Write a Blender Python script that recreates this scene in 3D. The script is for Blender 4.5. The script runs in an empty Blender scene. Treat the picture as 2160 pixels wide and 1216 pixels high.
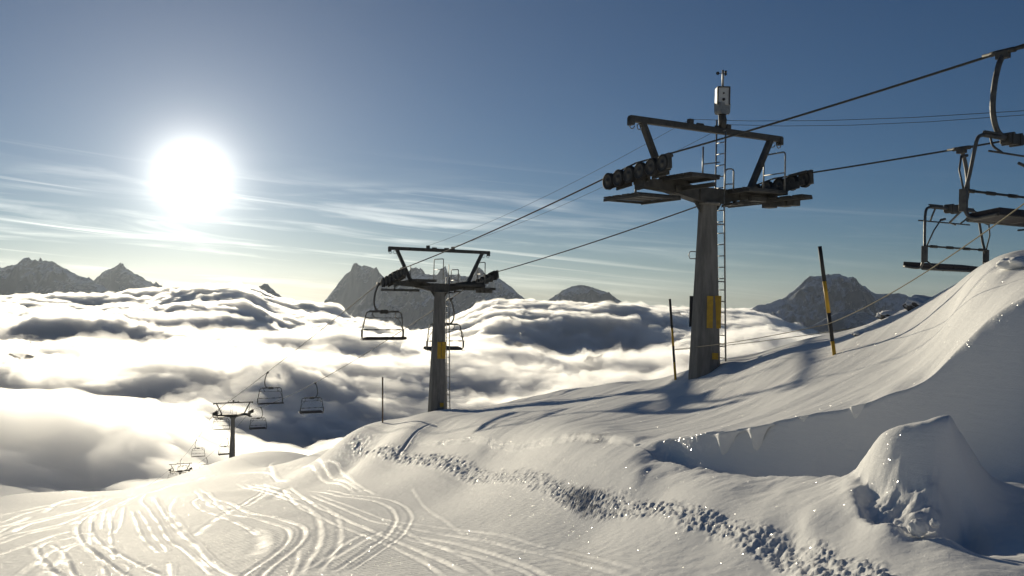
import bpy, bmesh, math, random
import numpy as np
from mathutils import Vector, Matrix
random.seed(7)
rng = np.random.default_rng(11)
S = bpy.context.scene
COL = S.collection
R = math.radians

# ---------------------------------------------------------------- camera
PW, PH = 2160.0, 1216.0
FOC, PITCH, ROLL = 1924.4, 0.0087, 0.0213
_c, _s = math.cos(PITCH), math.sin(PITCH)
_F = Vector((0, _c, _s)); _U0 = Vector((0, -_s, _c)); _R0 = Vector((1, 0, 0))
_X = math.cos(ROLL) * _R0 + math.sin(ROLL) * _U0
_Y = -math.sin(ROLL) * _R0 + math.cos(ROLL) * _U0
cam_data = bpy.data.cameras.new('camera')
cam = bpy.data.objects.new('camera', cam_data)
COL.objects.link(cam)
cam.matrix_world = Matrix(((_X.x, _Y.x, -_F.x, 0), (_X.y, _Y.y, -_F.y, 0), (_X.z, _Y.z, -_F.z, 0), (0, 0, 0, 1)))
cam_data.sensor_fit = 'HORIZONTAL'
cam_data.sensor_width = 36.0
cam_data.lens = 36.0 * FOC / PW
cam_data.clip_start = 0.1
cam_data.clip_end = 120000.0
S.camera = cam

def ray(px, py):
    """world direction (with y = 1) seen at a pixel of the 2160 x 1216 photograph"""
    d = _F * FOC + _X * (px - PW / 2) - _Y * (py - PH / 2)
    return d / d.y

def at(px, py, y):
    return ray(px, py) * y

# ---------------------------------------------------------------- sky, sun, exposure
sun_dir = ray(405, 372).normalized()
SUN_EL = math.asin(sun_dir.z)
SUN_AZ = math.atan2(sun_dir.x, sun_dir.y)          # from +Y towards +X
world = bpy.data.worlds.new('World')
S.world = world
world.use_nodes = True
nt = world.node_tree
nt.nodes.clear()
def N(t, typ, **kw):
    n = t.nodes.new(typ)
    for k, v in kw.items():
        if k == 'inputs':
            for a, b in v.items():
                n.inputs[a].default_value = b
        else:
            setattr(n, k, v)
    return n
def math_node(t, op, a, b=None, c=None, clamp=False):
    n = t.nodes.new('ShaderNodeMath'); n.operation = op; n.use_clamp = clamp
    for i, v in enumerate((a, b, c)):
        if v is None: continue
        if isinstance(v, (int, float)): n.inputs[i].default_value = v
        else: t.links.new(v, n.inputs[i])
    return n.outputs[0]
def vmath(t, op, a, b=None):
    n = t.nodes.new('ShaderNodeVectorMath'); n.operation = op
    for i, v in enumerate((a, b)):
        if v is None: continue
        if isinstance(v, (tuple, list, Vector)): n.inputs[i].default_value = tuple(v)
        else: t.links.new(v, n.inputs[i])
    return n
SKY_STRENGTH = 0.040
sky = N(nt, 'ShaderNodeTexSky', sky_type='NISHITA', sun_disc=False, sun_elevation=SUN_EL, sun_rotation=SUN_AZ,
        altitude=2400.0, air_density=1.0, dust_density=0.35, ozone_density=4.0)
hs = N(nt, 'ShaderNodeHueSaturation', inputs={'Saturation': 0.98})
nt.links.new(sky.outputs[0], hs.inputs['Color'])
geo = N(nt, 'ShaderNodeNewGeometry')
dirn = vmath(nt, 'SCALE', geo.outputs['Incoming']); dirn.inputs['Scale'].default_value = -1.0
dirv = dirn.outputs[0]
sep = N(nt, 'ShaderNodeSeparateXYZ'); nt.links.new(dirv, sep.inputs[0])
# angle to the sun, in degrees
cosd = vmath(nt, 'DOT_PRODUCT', dirv, sun_dir).outputs['Value']
ang_d = math_node(nt, 'MULTIPLY', math_node(nt, 'ARCCOSINE', math_node(nt, 'MINIMUM', cosd, 0.999999)), 180 / math.pi)
def expfall(a, s): return math_node(nt, 'MULTIPLY', math_node(nt, 'EXPONENT', math_node(nt, 'MULTIPLY', ang_d, -1.0 / s)), a)
def addc(*v):
    r = v[0]
    for q in v[1:]: r = math_node(nt, 'ADD', r, q)
    return r
GLOW = ((4.0, 0.97), (0.33, 5.0), (0.09, 14.0))
glow = addc(*[expfall(a, s) for a, s in GLOW])
# thin high cirrus: long streaks drawn out along the horizon
el = math_node(nt, 'MULTIPLY', math_node(nt, 'ARCSINE', sep.outputs[2]), 180 / math.pi)
az = math_node(nt, 'MULTIPLY', math_node(nt, 'ARCTAN2', sep.outputs[0], sep.outputs[1]), 180 / math.pi)
def streaks(sx, sy, tilt, seed, detail, lo, hi, warp=0.0):
    e2 = math_node(nt, 'ADD', el, math_node(nt, 'MULTIPLY', az, tilt))
    cb = N(nt, 'ShaderNodeCombineXYZ')
    nt.links.new(math_node(nt, 'MULTIPLY', az, sx), cb.inputs[0]); nt.links.new(math_node(nt, 'MULTIPLY', e2, sy), cb.inputs[1]); cb.inputs[2].default_value = seed
    n = N(nt, 'ShaderNodeTexNoise', inputs={'Scale': 1.0, 'Detail': detail, 'Roughness': 0.55, 'Distortion': warp})
    nt.links.new(cb.outputs[0], n.inputs['Vector'])
    m = N(nt, 'ShaderNodeMapRange', interpolation_type='SMOOTHSTEP', inputs={1: lo, 2: hi}); nt.links.new(n.outputs[0], m.inputs[0])
    return m.outputs[0]
def window(v, a, b, c, d):
    m1 = N(nt, 'ShaderNodeMapRange', interpolation_type='SMOOTHSTEP', inputs={1: a, 2: b}); nt.links.new(v, m1.inputs[0])
    m2 = N(nt, 'ShaderNodeMapRange', interpolation_type='SMOOTHSTEP', inputs={1: c, 2: d, 3: 1.0, 4: 0.0}); nt.links.new(v, m2.inputs[0])
    return math_node(nt, 'MULTIPLY', m1.outputs[0], m2.outputs[0])
low = window(el, -2.0, 0.5, 3.0, 9.0)
patch = streaks(0.045, 0.30, -0.03, 3.1, 3.0, 0.34, 0.62)
c1 = math_node(nt, 'MULTIPLY', streaks(0.085, 1.15, 0.055, 7.7, 6.0, 0.44, 0.72, 0.6), patch)
c2 = streaks(0.030, 1.9, 0.085, 13.2, 4.0, 0.56, 0.74, 0.3)
azf = N(nt, 'ShaderNodeMapRange', interpolation_type='SMOOTHSTEP', inputs={1: -2.0, 2: 16.0, 3: 1.0, 4: 0.3}); nt.links.new(az, azf.inputs[0])
low = math_node(nt, 'MULTIPLY', low, azf.outputs[0])
cir = math_node(nt, 'MULTIPLY', math_node(nt, 'MAXIMUM', math_node(nt, 'MULTIPLY', c1, 0.62), math_node(nt, 'MULTIPLY', c2, 0.6)), low, clamp=True)
# veil that whitens the last degrees above the horizon
veil = math_node(nt, 'MULTIPLY', window(el, -8.0, -4.0, -1.0, 6.5), 0.10)
lit = addc(expfall(0.8, 10.0), expfall(0.85, 40.0))
def tint(fac, col):
    v = N(nt, 'ShaderNodeVectorMath'); v.operation = 'SCALE'; v.inputs[0].default_value = col; nt.links.new(fac, v.inputs['Scale']); return v.outputs[0]
bg = N(nt, 'ShaderNodeBackground', inputs={'Strength': SKY_STRENGTH})
nt.links.new(hs.outputs[0], bg.inputs[0])
bg2 = N(nt, 'ShaderNodeBackground', inputs={'Strength': 1.0})
extra = vmath(nt, 'ADD', tint(glow, (1.0, 0.96, 0.86)), tint(math_node(nt, 'MULTIPLY', math_node(nt, 'ADD', cir, veil), lit), (1.0, 0.93, 0.78)))
nt.links.new(extra.outputs[0], bg2.inputs[0])
ads = N(nt, 'ShaderNodeAddShader'); nt.links.new(bg.outputs[0], ads.inputs[0]); nt.links.new(bg2.outputs[0], ads.inputs[1])
out = N(nt, 'ShaderNodeOutputWorld')
nt.links.new(ads.outputs[0], out.inputs[0])

sun_data = bpy.data.lights.new('sun', 'SUN')
sun_data.energy = 3.5
sun_data.angle = R(0.5)
sun_data.color = (1.0, 0.89, 0.68)
sun = bpy.data.objects.new('sun', sun_data)
COL.objects.link(sun)
_la, _le = SUN_AZ - R(2.4), SUN_EL + R(0.4)      # the lamp follows the shadows seen on the snow
lamp_dir = Vector((math.sin(_la) * math.cos(_le), math.cos(_la) * math.cos(_le), math.sin(_le)))
sun.rotation_euler = lamp_dir.to_track_quat('Z', 'Y').to_euler()

S.view_settings.view_transform = 'Standard'
S.view_settings.look = 'None'
S.view_settings.gamma = 1.0
S.view_settings.use_curve_mapping = False
S.view_settings.exposure = 0.30
cy = S.cycles
cy.use_denoising = True
cy.max_bounces = 16
cy.diffuse_bounces = 3
cy.glossy_bounces = 3
cy.transmission_bounces = 4
cy.volume_bounces = 14
cy.transparent_max_bounces = 64
cy.sample_clamp_indirect = 8.0
cy.caustics_reflective = False
cy.caustics_refractive = False

# ---------------------------------------------------------------- numeric helpers
def _hash(ix, iy, iz, seed):
    h = (ix.astype(np.int64) * 374761393 + iy.astype(np.int64) * 668265263 + iz.astype(np.int64) * 2147483647 + seed * 974634777) & 0xFFFFFFFF
    h = ((h ^ (h >> 13)) * 1274126177) & 0xFFFFFFFF
    h = ((h ^ (h >> 16)) * 2246822519) & 0xFFFFFFFF
    return (h ^ (h >> 15)) & 0xFFFFFFFF
def noise2(x, y, seed=0):
    """2D gradient noise, about -0.7 .. 0.7"""
    x = np.asarray(x, float); y = np.asarray(y, float)
    ix = np.floor(x); iy = np.floor(y)
    fx = x - ix; fy = y - iy
    ux = fx * fx * fx * (fx * (fx * 6 - 15) + 10); uy = fy * fy * fy * (fy * (fy * 6 - 15) + 10)
    z0 = np.zeros_like(ix)
    def g(dx, dy):
        a = _hash(ix + dx, iy + dy, z0, seed) * (2 * np.pi / 4294967296.0)
        return np.cos(a) * (fx - dx) + np.sin(a) * (fy - dy)
    a = g(0, 0); b = g(1, 0); c = g(0, 1); d = g(1, 1)
    return (a + ux * (b - a)) * (1 - uy) + (c + ux * (d - c)) * uy
def fbm2(x, y, octaves=4, seed=0, gain=0.5, lac=2.03):
    r = 0; a = 1.0; f = 1.0
    for o in range(octaves):
        r = r + a * noise2(x * f + 17.3 * o, y * f - 9.1 * o, seed + o); a *= gain; f *= lac
    return r
def ridge2(x, y, octaves=5, seed=0, gain=0.5, lac=2.05):
    r = 0; a = 1.0; f = 1.0; w = 1.0
    for o in range(octaves):
        n = 1 - 1.6 * np.abs(noise2(x * f + 5.7 * o, y * f + 3.3 * o, seed + o))
        n = n * n
        r = r + a * n * w; w = np.clip(n * 1.3, 0, 1); a *= gain; f *= lac
    return r
def cell2(x, y, seed=0, jitter=0.9):
    """distance to the nearest feature point of a jittered grid"""
    ix = np.floor(x); iy = np.floor(y); best = np.full(np.shape(x), 9.0); z0 = np.zeros_like(ix)
    for dx in (-1, 0, 1):
        for dy in (-1, 0, 1):
            hx = _hash(ix + dx, iy + dy, z0, seed) / 4294967296.0
            hy = _hash(ix + dx, iy + dy, z0 + 1, seed) / 4294967296.0
            px = ix + dx + 0.5 + (hx - 0.5) * jitter; py = iy + dy + 0.5 + (hy - 0.5) * jitter
            best = np.minimum(best, (x - px) ** 2 + (y - py) ** 2)
    return np.sqrt(best)
def puff2(x, y, seed=0):
    """round cauliflower bumps, 0 .. 1"""
    d = cell2(x, y, seed)
    return np.sqrt(np.clip(1 - (d / 0.95) ** 2, 0, 1))
def sstep(a, b, x):
    t = np.clip((x - a) / (b - a), 0, 1)
    return t * t * (3 - 2 * t)
class TPS:
    """thin plate spline through scattered points"""
    def __init__(self, P, v, reg=0.0):
        P = np.asarray(P, float); n = len(P); self.P = P
        d = np.linalg.norm(P[:, None] - P[None], axis=2)
        K = np.where(d > 0, d * d * np.log(d + 1e-12), 0) + reg * np.eye(n)
        A = np.zeros((n + 3, n + 3)); A[:n, :n] = K
        A[:n, n] = 1; A[:n, n + 1:] = P; A[n, :n] = 1; A[n + 1:, :n] = P.T
        self.w = np.linalg.solve(A, np.concatenate([np.asarray(v, float), np.zeros(3)]))
    def __call__(self, a, b):
        sh = np.shape(a); a = np.ravel(a); b = np.ravel(b); n = len(self.P)
        r = self.w[n] + self.w[n + 1] * a + self.w[n + 2] * b
        for i in range(n):
            d2 = (a - self.P[i, 0]) ** 2 + (b - self.P[i, 1]) ** 2
            r += self.w[i] * 0.5 * d2 * np.log(d2 + 1e-18)
        return r.reshape(sh)
def mesh_np(name, V, Q, mat=None, smooth=True):
    """a mesh object from numpy vertices and quads (or a list of faces)"""
    me = bpy.data.meshes.new(name)
    V = np.asarray(V, np.float32); Q = np.asarray(Q, np.int32)
    k = Q.shape[1]
    me.vertices.add(len(V)); me.vertices.foreach_set('co', V.ravel())
    me.loops.add(Q.size); me.loops.foreach_set('vertex_index', Q.ravel())
    me.polygons.add(len(Q)); me.polygons.foreach_set('loop_start', np.arange(0, Q.size, k, dtype=np.int32))
    me.polygons.foreach_set('use_smooth', np.full(len(Q), smooth, bool))
    me.update(calc_edges=True)
    if mat: me.materials.append(mat)
    o = bpy.data.objects.new(name, me)
    COL.objects.link(o)
    return o
def grid_quads(nr, nc, wrap=False):
    i = np.arange(nr - 1)[:, None]; j = np.arange(nc if wrap else nc - 1)[None]
    j2 = (j + 1) % nc
    return np.stack([i * nc + j, i * nc + j2, (i + 1) * nc + j2, (i + 1) * nc + j], -1).reshape(-1, 4)
# ---------------------------------------------------------------- snow slope
def simple_mat(name, base, rough=0.6, metal=0.0):
    m = bpy.data.materials.new(name); m.use_nodes = True
    b = m.node_tree.nodes['Principled BSDF']
    b.inputs['Base Color'].default_value = (*base, 1); b.inputs['Roughness'].default_value = rough; b.inputs['Metallic'].default_value = metal
    return m

def snow_material():
    m = bpy.data.materials.new('snow'); m.use_nodes = True
    t = m.node_tree; t.nodes.clear()
    o = N(t, 'ShaderNodeOutputMaterial')
    p = N(t, 'ShaderNodeBsdfPrincipled', inputs={'Base Color': (0.86, 0.86, 0.85, 1), 'Roughness': 0.75, 'IOR': 1.31})
    p.inputs['Specular IOR Level'].default_value = 0.08
    geo = N(t, 'ShaderNodeNewGeometry')
    # grain of the snow: fine relief
    n1 = N(t, 'ShaderNodeTexNoise', inputs={'Scale': 90.0, 'Detail': 3.0, 'Roughness': 0.7})
    t.links.new(geo.outputs['Position'], n1.inputs['Vector'])
    b1 = N(t, 'ShaderNodeBump', inputs={'Strength': 0.35, 'Distance': 0.006})
    t.links.new(n1.outputs[0], b1.inputs['Height'])
    n2 = N(t, 'ShaderNodeTexNoise', inputs={'Scale': 9.0, 'Detail': 4.0, 'Roughness': 0.6})
    t.links.new(geo.outputs['Position'], n2.inputs['Vector'])
    b2 = N(t, 'ShaderNodeBump', inputs={'Strength': 0.35, 'Distance': 0.02})
    t.links.new(n2.outputs[0], b2.inputs['Height']); t.links.new(b1.outputs[0], b2.inputs['Normal'])
    # faint wind layers where the snow is cut steeply
    mp = N(t, 'ShaderNodeMapping'); mp.inputs['Scale'].default_value = (1.6, 1.6, 12.0); t.links.new(geo.outputs['Position'], mp.inputs['Vector'])
    n3 = N(t, 'ShaderNodeTexNoise', inputs={'Scale': 1.0, 'Detail': 4.0, 'Roughness': 0.6, 'Distortion': 1.2}); t.links.new(mp.outputs[0], n3.inputs['Vector'])
    sx = N(t, 'ShaderNodeSeparateXYZ'); t.links.new(geo.outputs['Normal'], sx.inputs[0])
    st = N(t, 'ShaderNodeMapRange', inputs={1: 0.92, 2: 0.6}); t.links.new(sx.outputs[2], st.inputs[0])
    b4 = N(t, 'ShaderNodeBump', inputs={'Strength': 0.25, 'Distance': 0.02}); t.links.new(math_node(t, 'MULTIPLY', n3.outputs[0], st.outputs[0]), b4.inputs['Height']); t.links.new(b2.outputs[0], b4.inputs['Normal']); b2 = b4
    # corduroy left by the groomer, where it is not yet skied off
    at_ = N(t, 'ShaderNodeAttribute', attribute_name='groomed')
    cc = vmath(t, 'DOT_PRODUCT', geo.outputs['Position'], (math.cos(0.44), math.sin(0.44), 0)).outputs['Value']
    wv = math_node(t, 'MULTIPLY', math_node(t, 'SINE', math_node(t, 'MULTIPLY', cc, 2 * math.pi / 0.075)), at_.outputs['Fac'])
    b3 = N(t, 'ShaderNodeBump', inputs={'Strength': 0.8, 'Distance': 0.008})
    po = N(t, 'ShaderNodeAttribute', attribute_name='polished')
    m1 = N(t, 'ShaderNodeMapRange', inputs={3: 0.08, 4: 0.16}); t.links.new(po.outputs['Fac'], m1.inputs[0]); t.links.new(m1.outputs[0], p.inputs['Specular IOR Level'])
    m2 = N(t, 'ShaderNodeMapRange', inputs={3: 0.75, 4: 0.60}); t.links.new(po.outputs['Fac'], m2.inputs[0]); t.links.new(m2.outputs[0], p.inputs['Roughness'])
    t.links.new(wv, b3.inputs['Height']); t.links.new(b2.outputs[0], b3.inputs['Normal'])
    t.links.new(b3.outputs[0], p.inputs['Normal'])
    # ice crystals: a few cells carry a small mirror facet of random tilt
    v = N(t, 'ShaderNodeTexVoronoi', inputs={'Scale': 66.0})
    t.links.new(geo.outputs['Position'], v.inputs['Vector'])
    rnd = vmath(t, 'SUBTRACT', v.outputs['Color'], (0.5, 0.5, 0.5))
    sc = vmath(t, 'SCALE', rnd.outputs[0]); sc.inputs['Scale'].default_value = 2.6
    nn = vmath(t, 'NORMALIZE', vmath(t, 'ADD', geo.outputs['Normal'], sc.outputs[0]).outputs[0])
    g = N(t, 'ShaderNodeBsdfGlossy', inputs={'Color': (1, 1, 1, 1), 'Roughness': 0.21})
    t.links.new(nn.outputs[0], g.inputs['Normal'])
    w = N(t, 'ShaderNodeTexWhiteNoise', noise_dimensions='3D')
    t.links.new(v.outputs['Position'], w.inputs['Vector'])
    pick = math_node(t, 'LESS_THAN', w.outputs['Value'], 0.6)
    dot = math_node(t, 'LESS_THAN', v.outputs['Distance'], 0.30)
    fac = math_node(t, 'MULTIPLY', math_node(t, 'MULTIPLY', pick, dot), 0.15)
    cg = N(t, 'ShaderNodeCombineColor'); [t.links.new(fac, cg.inputs[i]) for i in range(3)]
    t.links.new(cg.outputs[0], g.inputs['Color'])
    mx = N(t, 'ShaderNodeAddShader')
    t.links.new(p.outputs[0], mx.inputs[0]); t.links.new(g.outputs[0], mx.inputs[1])
    t.links.new(mx.outputs[0], o.inputs['Surface'])
    return m
M_SNOW = snow_material()

def lp(px, py, y):
    """photo pixel + forward distance -> (angle, log range, height / range)"""
    d = ray(px, py) * y; r = math.hypot(d.x, d.y)
    return math.atan2(d.x, d.y), math.log(r), d.z / r
LOW = [  # piste, berm and the lit bank below the wind scoop
    (0, 1216, 11), (350, 1216, 10.2), (700, 1216, 9.3), (1050, 1216, 8.2), (1400, 1216, 7), (1700, 1216, 6.05), (1900, 1216, 5.35),
    (0, 1130, 18), (350, 1130, 16), (700, 1130, 14.3), (1000, 1130, 12.2), (1250, 1130, 9.9), (1500, 1130, 7.9), (1680, 1150, 6.9),
    (0, 1085, 33), (0, 1063, 60), (200, 1047, 62), (200, 1075, 32), (450, 1040, 33), (450, 1075, 22), (700, 1060, 22), (1000, 1060, 16.5), (1200, 1060, 12), (1350, 1090, 9.7),
    (350, 1012, 80), (600, 1010, 44), (800, 1010, 29), (1000, 1010, 21.5),
    (490, 988, 117), (600, 980, 80), (750, 985, 37), (585, 968, 112), (640, 960, 90), (700, 962, 50), (780, 958, 36), (870, 976, 29.5), (690, 949, 54), (800, 938, 38), (755, 942, 40),
    (722, 930, 42), (870, 950, 32.5), (1000, 985, 23), (1200, 1040, 12.6), (1010, 950, 24.5), (1200, 990, 14.2), (1380, 1060, 10.2), (1500, 1085, 8.4),
    (760, 906, 42.5), (807, 889, 42), (925, 867, 41.3), (870, 900, 36), (1000, 910, 29), (1150, 872, 26), (1200, 925, 18),
    (1340, 945, 13.3), (1370, 966, 12.5), (1450, 985, 11.3), (1550, 1001, 10.1), (1660, 1008, 9.1), (1750, 1004, 8.4), (1805, 992, 7.85), (1828, 968, 7.5),
    (1860, 947, 7.25), (1900, 935, 7.08), (1950, 931, 6.95), (2003, 927, 6.9), (2032, 934, 6.9),
    (1450, 1035, 9.8), (1600, 1050, 8.5), (1600, 1110, 7.5), (1700, 1050, 7.75), (1700, 1110, 7.0), (1790, 1040, 7.2), (1810, 1090, 6.7),
    (1870, 1085, 6.35), (1935, 1118, 6.05), (1900, 1025, 6.62), (1965, 1010, 6.5), (1980, 1090, 6.15), (2010, 1160, 5.65), (2075, 1188, 5.35), (2040, 1080, 6.6),
    (1000, 868, 37), (1100, 850, 34), (1600, 1012, 10.8), (1700, 1020, 10.3), (1800, 1030, 10.0), (1900, 1030, 9.7), (2000, 1030, 9.4), (2100, 1020, 9.1), (2200, 1015, 8.9), (2400, 1010, 8.8),
    (1800, 1160, 6.15), (2110, 1216, 5.05), (2160, 1195, 5.3), (2160, 1150, 5.95), (2160, 1045, 7.0), (2085, 990, 7.3), (2300, 1240, 4.9), (2500, 1250, 4.9)]
UP = [(1000, 868, 37), (1100, 850, 34), (1200, 838, 30.5), (1300, 827, 27.5), (1400, 814, 24.3),  # upper bank, crest, ridge on the right
    (925, 866, 41.3), (1000, 861, 40), (1100, 841, 37), (1200, 821, 34.5), (1300, 809, 30.5), (1425, 799, 24.4), (1488, 785, 23.1), (1532, 771, 22.5), (1600, 750, 22.4), (1700, 717, 21.5), (1810, 692, 20.3), (1870, 668, 18.5),
    (1930, 648, 17), (1990, 625, 15.2), (2050, 585, 13.4), (2100, 562, 12.4), (2160, 556, 12.0), (2300, 530, 11.6),
    (1760, 749, 17), (1500, 796, 22.2), (1560, 776, 21.8), (1620, 757, 20.4), (1714, 736, 19.0), (1650, 800, 17.0), (1900, 720, 14.9), (2000, 672, 13.2), (2100, 606, 11.4), (1500, 860, 17.8), (1250, 858, 23.3), (1300, 838, 24.8), (1220, 850, 27), (1340, 932, 13.5), (1700, 800, 15.4), (1600, 860, 14.5), (1850, 790, 12.6),
    (1440, 920, 12.45), (1535, 908, 11.65), (1620, 893, 11.05), (1700, 874, 10.65), (1770, 862, 10.35), (1830, 848, 10.1), (1880, 826, 9.95), (1960, 797, 9.75), (2000, 757, 9.65), (2050, 708, 9.5), (2100, 662, 9.35), (2160, 622, 9.2), (2300, 560, 9.0), (2500, 500, 8.8)]
def far_ring(P, side):
    for a, lr, q in side: P.append((a, lr, q))
L3 = [lp(*p) for p in LOW]; U3 = [lp(*p) for p in UP]
lg = math.log
for a, r, q in ((-.50, 100, -.30), (-.50, 180, -.42), (-.36, 150, -.24), (-.36, 220, -.25), (-.27, 190, -.235), (-.27, 260, -.30), (-.15, 75, -.20), (-.15, 150, -.30), (0, 60, -.20), (0, 130, -.32), (.15, 50, -.2), (.15, 120, -.33), (.35, 40, -.16), (.35, 110, -.33), (.6, 30, -.12), (.6, 100, -.3), (1.2, 20, .0), (1.2, 100, -.25), (-1.2, 60, -.42), (-1.2, 20, -.36), (-1.2, 180, -.5), (2.4, 20, .1), (2.4, 100, .1), (-2.4, 20, -.1), (-2.4, 100, -.25), (3.14, 40, .12), (-3.14, 40, .12), (3.14, 8, -.07), (-3.14, 8, -.07),
                (-1.2, 7, -.40), (1.0, 5, -.17), (1.6, 5, -.1), (-2.4, 6, -.25), (-.6, 4.5, -.46), (-.3, 4.5, -.45), (0, 4.3, -.44), (.3, 4, -.44), (.55, 3.4, -.45), (-1.2, 2, -.85), (0, 2, -.82), (1.2, 2, -.75), (3.14, 2, -.78), (-3.14, 2, -.78), (-.55, 300, -.5), (0, 300, -.5), (.55, 300, -.45)):
    L3.append((a, lg(r), q)); 
    if r > 25: U3.append((a, lg(r), q))
U3 += [(1.2, lg(9), .16), (2.0, lg(10), .12), (.2, lg(6), -.27), (.5, lg(4), -.2), (-.2, lg(41), -.17), (1.2, lg(4), .1)]
KA = 3.0
tpsL = TPS([(a * KA, l) for a, l, q in L3], [q for a, l, q in L3], 2e-4)
tpsU = TPS([(a * KA, l) for a, l, q in U3], [q for a, l, q in U3], 2e-4)
def curve(pts):
    A = []; 
    for px, py, y in pts:
        a, l, q = lp(px, py, y); A.append((a, math.exp(l)))
    A = np.array(sorted(A)); g = np.linspace(-0.8, 0.9, 1701); v = np.interp(g, A[:, 0], np.log(A[:, 1]))
    kr = np.exp(-0.5 * (np.arange(-24, 25) / 7.0) ** 2); kr /= kr.sum()
    v = np.convolve(np.pad(v, 24, mode='edge'), kr, 'valid')
    return np.stack([g, np.exp(v)], 1)
CORN = curve([(600, 945, 50), (700, 930, 43), (925, 885, 36), (1060, 905, 26), (1200, 925, 18.4), (1340, 934, 13.4), (1440, 920, 12.35), (1535, 906, 11.55), (1620, 892, 10.95), (1700, 873, 10.55), (1770, 861, 10.25), (1830, 848, 10.0), (1880, 826, 9.85), (1960, 797, 9.65), (2000, 757, 9.55), (2050, 708, 9.4), (2100, 662, 9.25), (2160, 622, 9.1), (2300, 560, 8.9), (2500, 500, 8.7)])
LIP = curve([(700, 935, 41), (925, 900, 34), (1060, 920, 24.5), (1200, 940, 17.2), (1340, 950, 13.1), (1370, 966, 12.5), (1450, 985, 11.3), (1550, 1001, 10.1), (1660, 1008, 9.1), (1750, 1004, 8.4), (1805, 992, 7.85), (1828, 968, 7.5), (1860, 947, 7.25), (1900, 935, 7.08), (1950, 931, 6.95), (2003, 927, 6.9), (2035, 935, 6.88), (2080, 985, 6.6), (2160, 1000, 6.5), (2500, 1060, 6.2)])
def ang(px): return lp(px, 800, 10)[0]
def interp(A, a): return np.interp(a, A[:, 0], A[:, 1])
A_T = [ang(v) for v in (1290, 1380, 1500, 2500)]
def terrain(a, r, detail=True):
    """height of the snow at azimuth a, range r (numpy arrays)"""
    lr = np.log(r); x = r * np.sin(a); y = r * np.cos(a)
    zl = tpsL(a * KA, lr) * r
    zu = tpsU(a * KA, lr) * r
    rc = interp(CORN, a); rl = interp(LIP, a)
    wob = 0.06 * fbm2(rc * np.sin(a) / 0.9, rc * np.cos(a) / 0.9, 3, 71) * sstep(ang(1340), ang(1450), a)
    d = r - (rc + wob)
    tight = sstep(ang(1300), ang(1420), a)
    # to the right the wall leans back into a long bank
    lean = sstep(ang(1900), ang(2350), a)
    wdt = (1 - tight) * 4.0 + tight * (0.20 + 1.0 * lean)
    # smooth step, the foot of the wall curved, its brow crisp
    tt = np.clip(1 + d / wdt, 0, 1)
    soft = sstep(ang(1830), ang(2060), a)
    k = (1 - soft) * tt ** 1.6 + soft * sstep(0, 1, tt)
    k = tight * k + (1 - tight) * sstep(-4, 4, d)
    k = k * sstep(ang(740), ang(960), a)
    # scooped floor between lip and wall
    tr = np.clip((r - rl) / np.maximum(rc - rl, .3), 0, 1)
    scoop = np.sin(np.pi * np.clip(tr, 0, 1)) ** 0.8 * (0.16 * tight) * (1 - 0.9 * lean)
    scoop = np.where((r > rl) & (r < rc), scoop, 0)
    zl = zl - scoop
    # curled lip in front of the scoop: sharp crest, undercut face towards the run
    dl = r - rl - .05 * fbm2(x / .5, y / .5, 2, 74)
    wl = sstep(ang(1805), ang(1870), a) * (1 - sstep(ang(2002), ang(2028), a))
    wu = sstep(ang(1785), ang(1865), a) * (1 - sstep(ang(2030), ang(2110), a))
    zl = zl + wl * (.13 * np.exp(-(np.where(dl > 0, dl / .35, dl / .10)) ** 2) * 1.0) - wu * .22 * sstep(-1.2, -.62, dl) * (1 - sstep(-.30, -.05, dl))
    zl = zl + 0.085 * wu * (1 - sstep(ang(1975), ang(2025), a)) * sstep(-1.3, -.9, dl) * (1 - sstep(-.3, 0, dl)) * fbm2(x / .30, y / .24, 5, 75, .58)
    # brow a little proud of the slope behind it
    z = zl * (1 - k) + zu * k
    if detail:
        z = z + surface_detail(a, r, x, y, d, tight, k)
    return z
BERM_UP = curve([(700, 926, 46), (760, 938, 40), (870, 952, 32.5), (1000, 980, 24), (1200, 1032, 13.2), (1380, 1062, 10.4), (1500, 1085, 8.6), (1680, 1132, 7.0), (1900, 1200, 5.45), (2000, 1240, 5.0), (2200, 1300, 4.4)])
BERM_LO = curve([(700, 946, 54), (760, 960, 36.8), (870, 985, 28.5), (1000, 1022, 20), (1200, 1082, 11.2), (1380, 1122, 9.1), (1500, 1160, 7.55), (1680, 1225, 6.0), (1900, 1290, 4.7), (2000, 1320, 4.4), (2200, 1400, 3.9)])
LEDGE = curve([(860, 902, 34.5), (940, 913, 30), (1040, 926, 24.5), (1150, 936, 19), (1330, 944, 13.9), (1500, 930, 12)])
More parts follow.
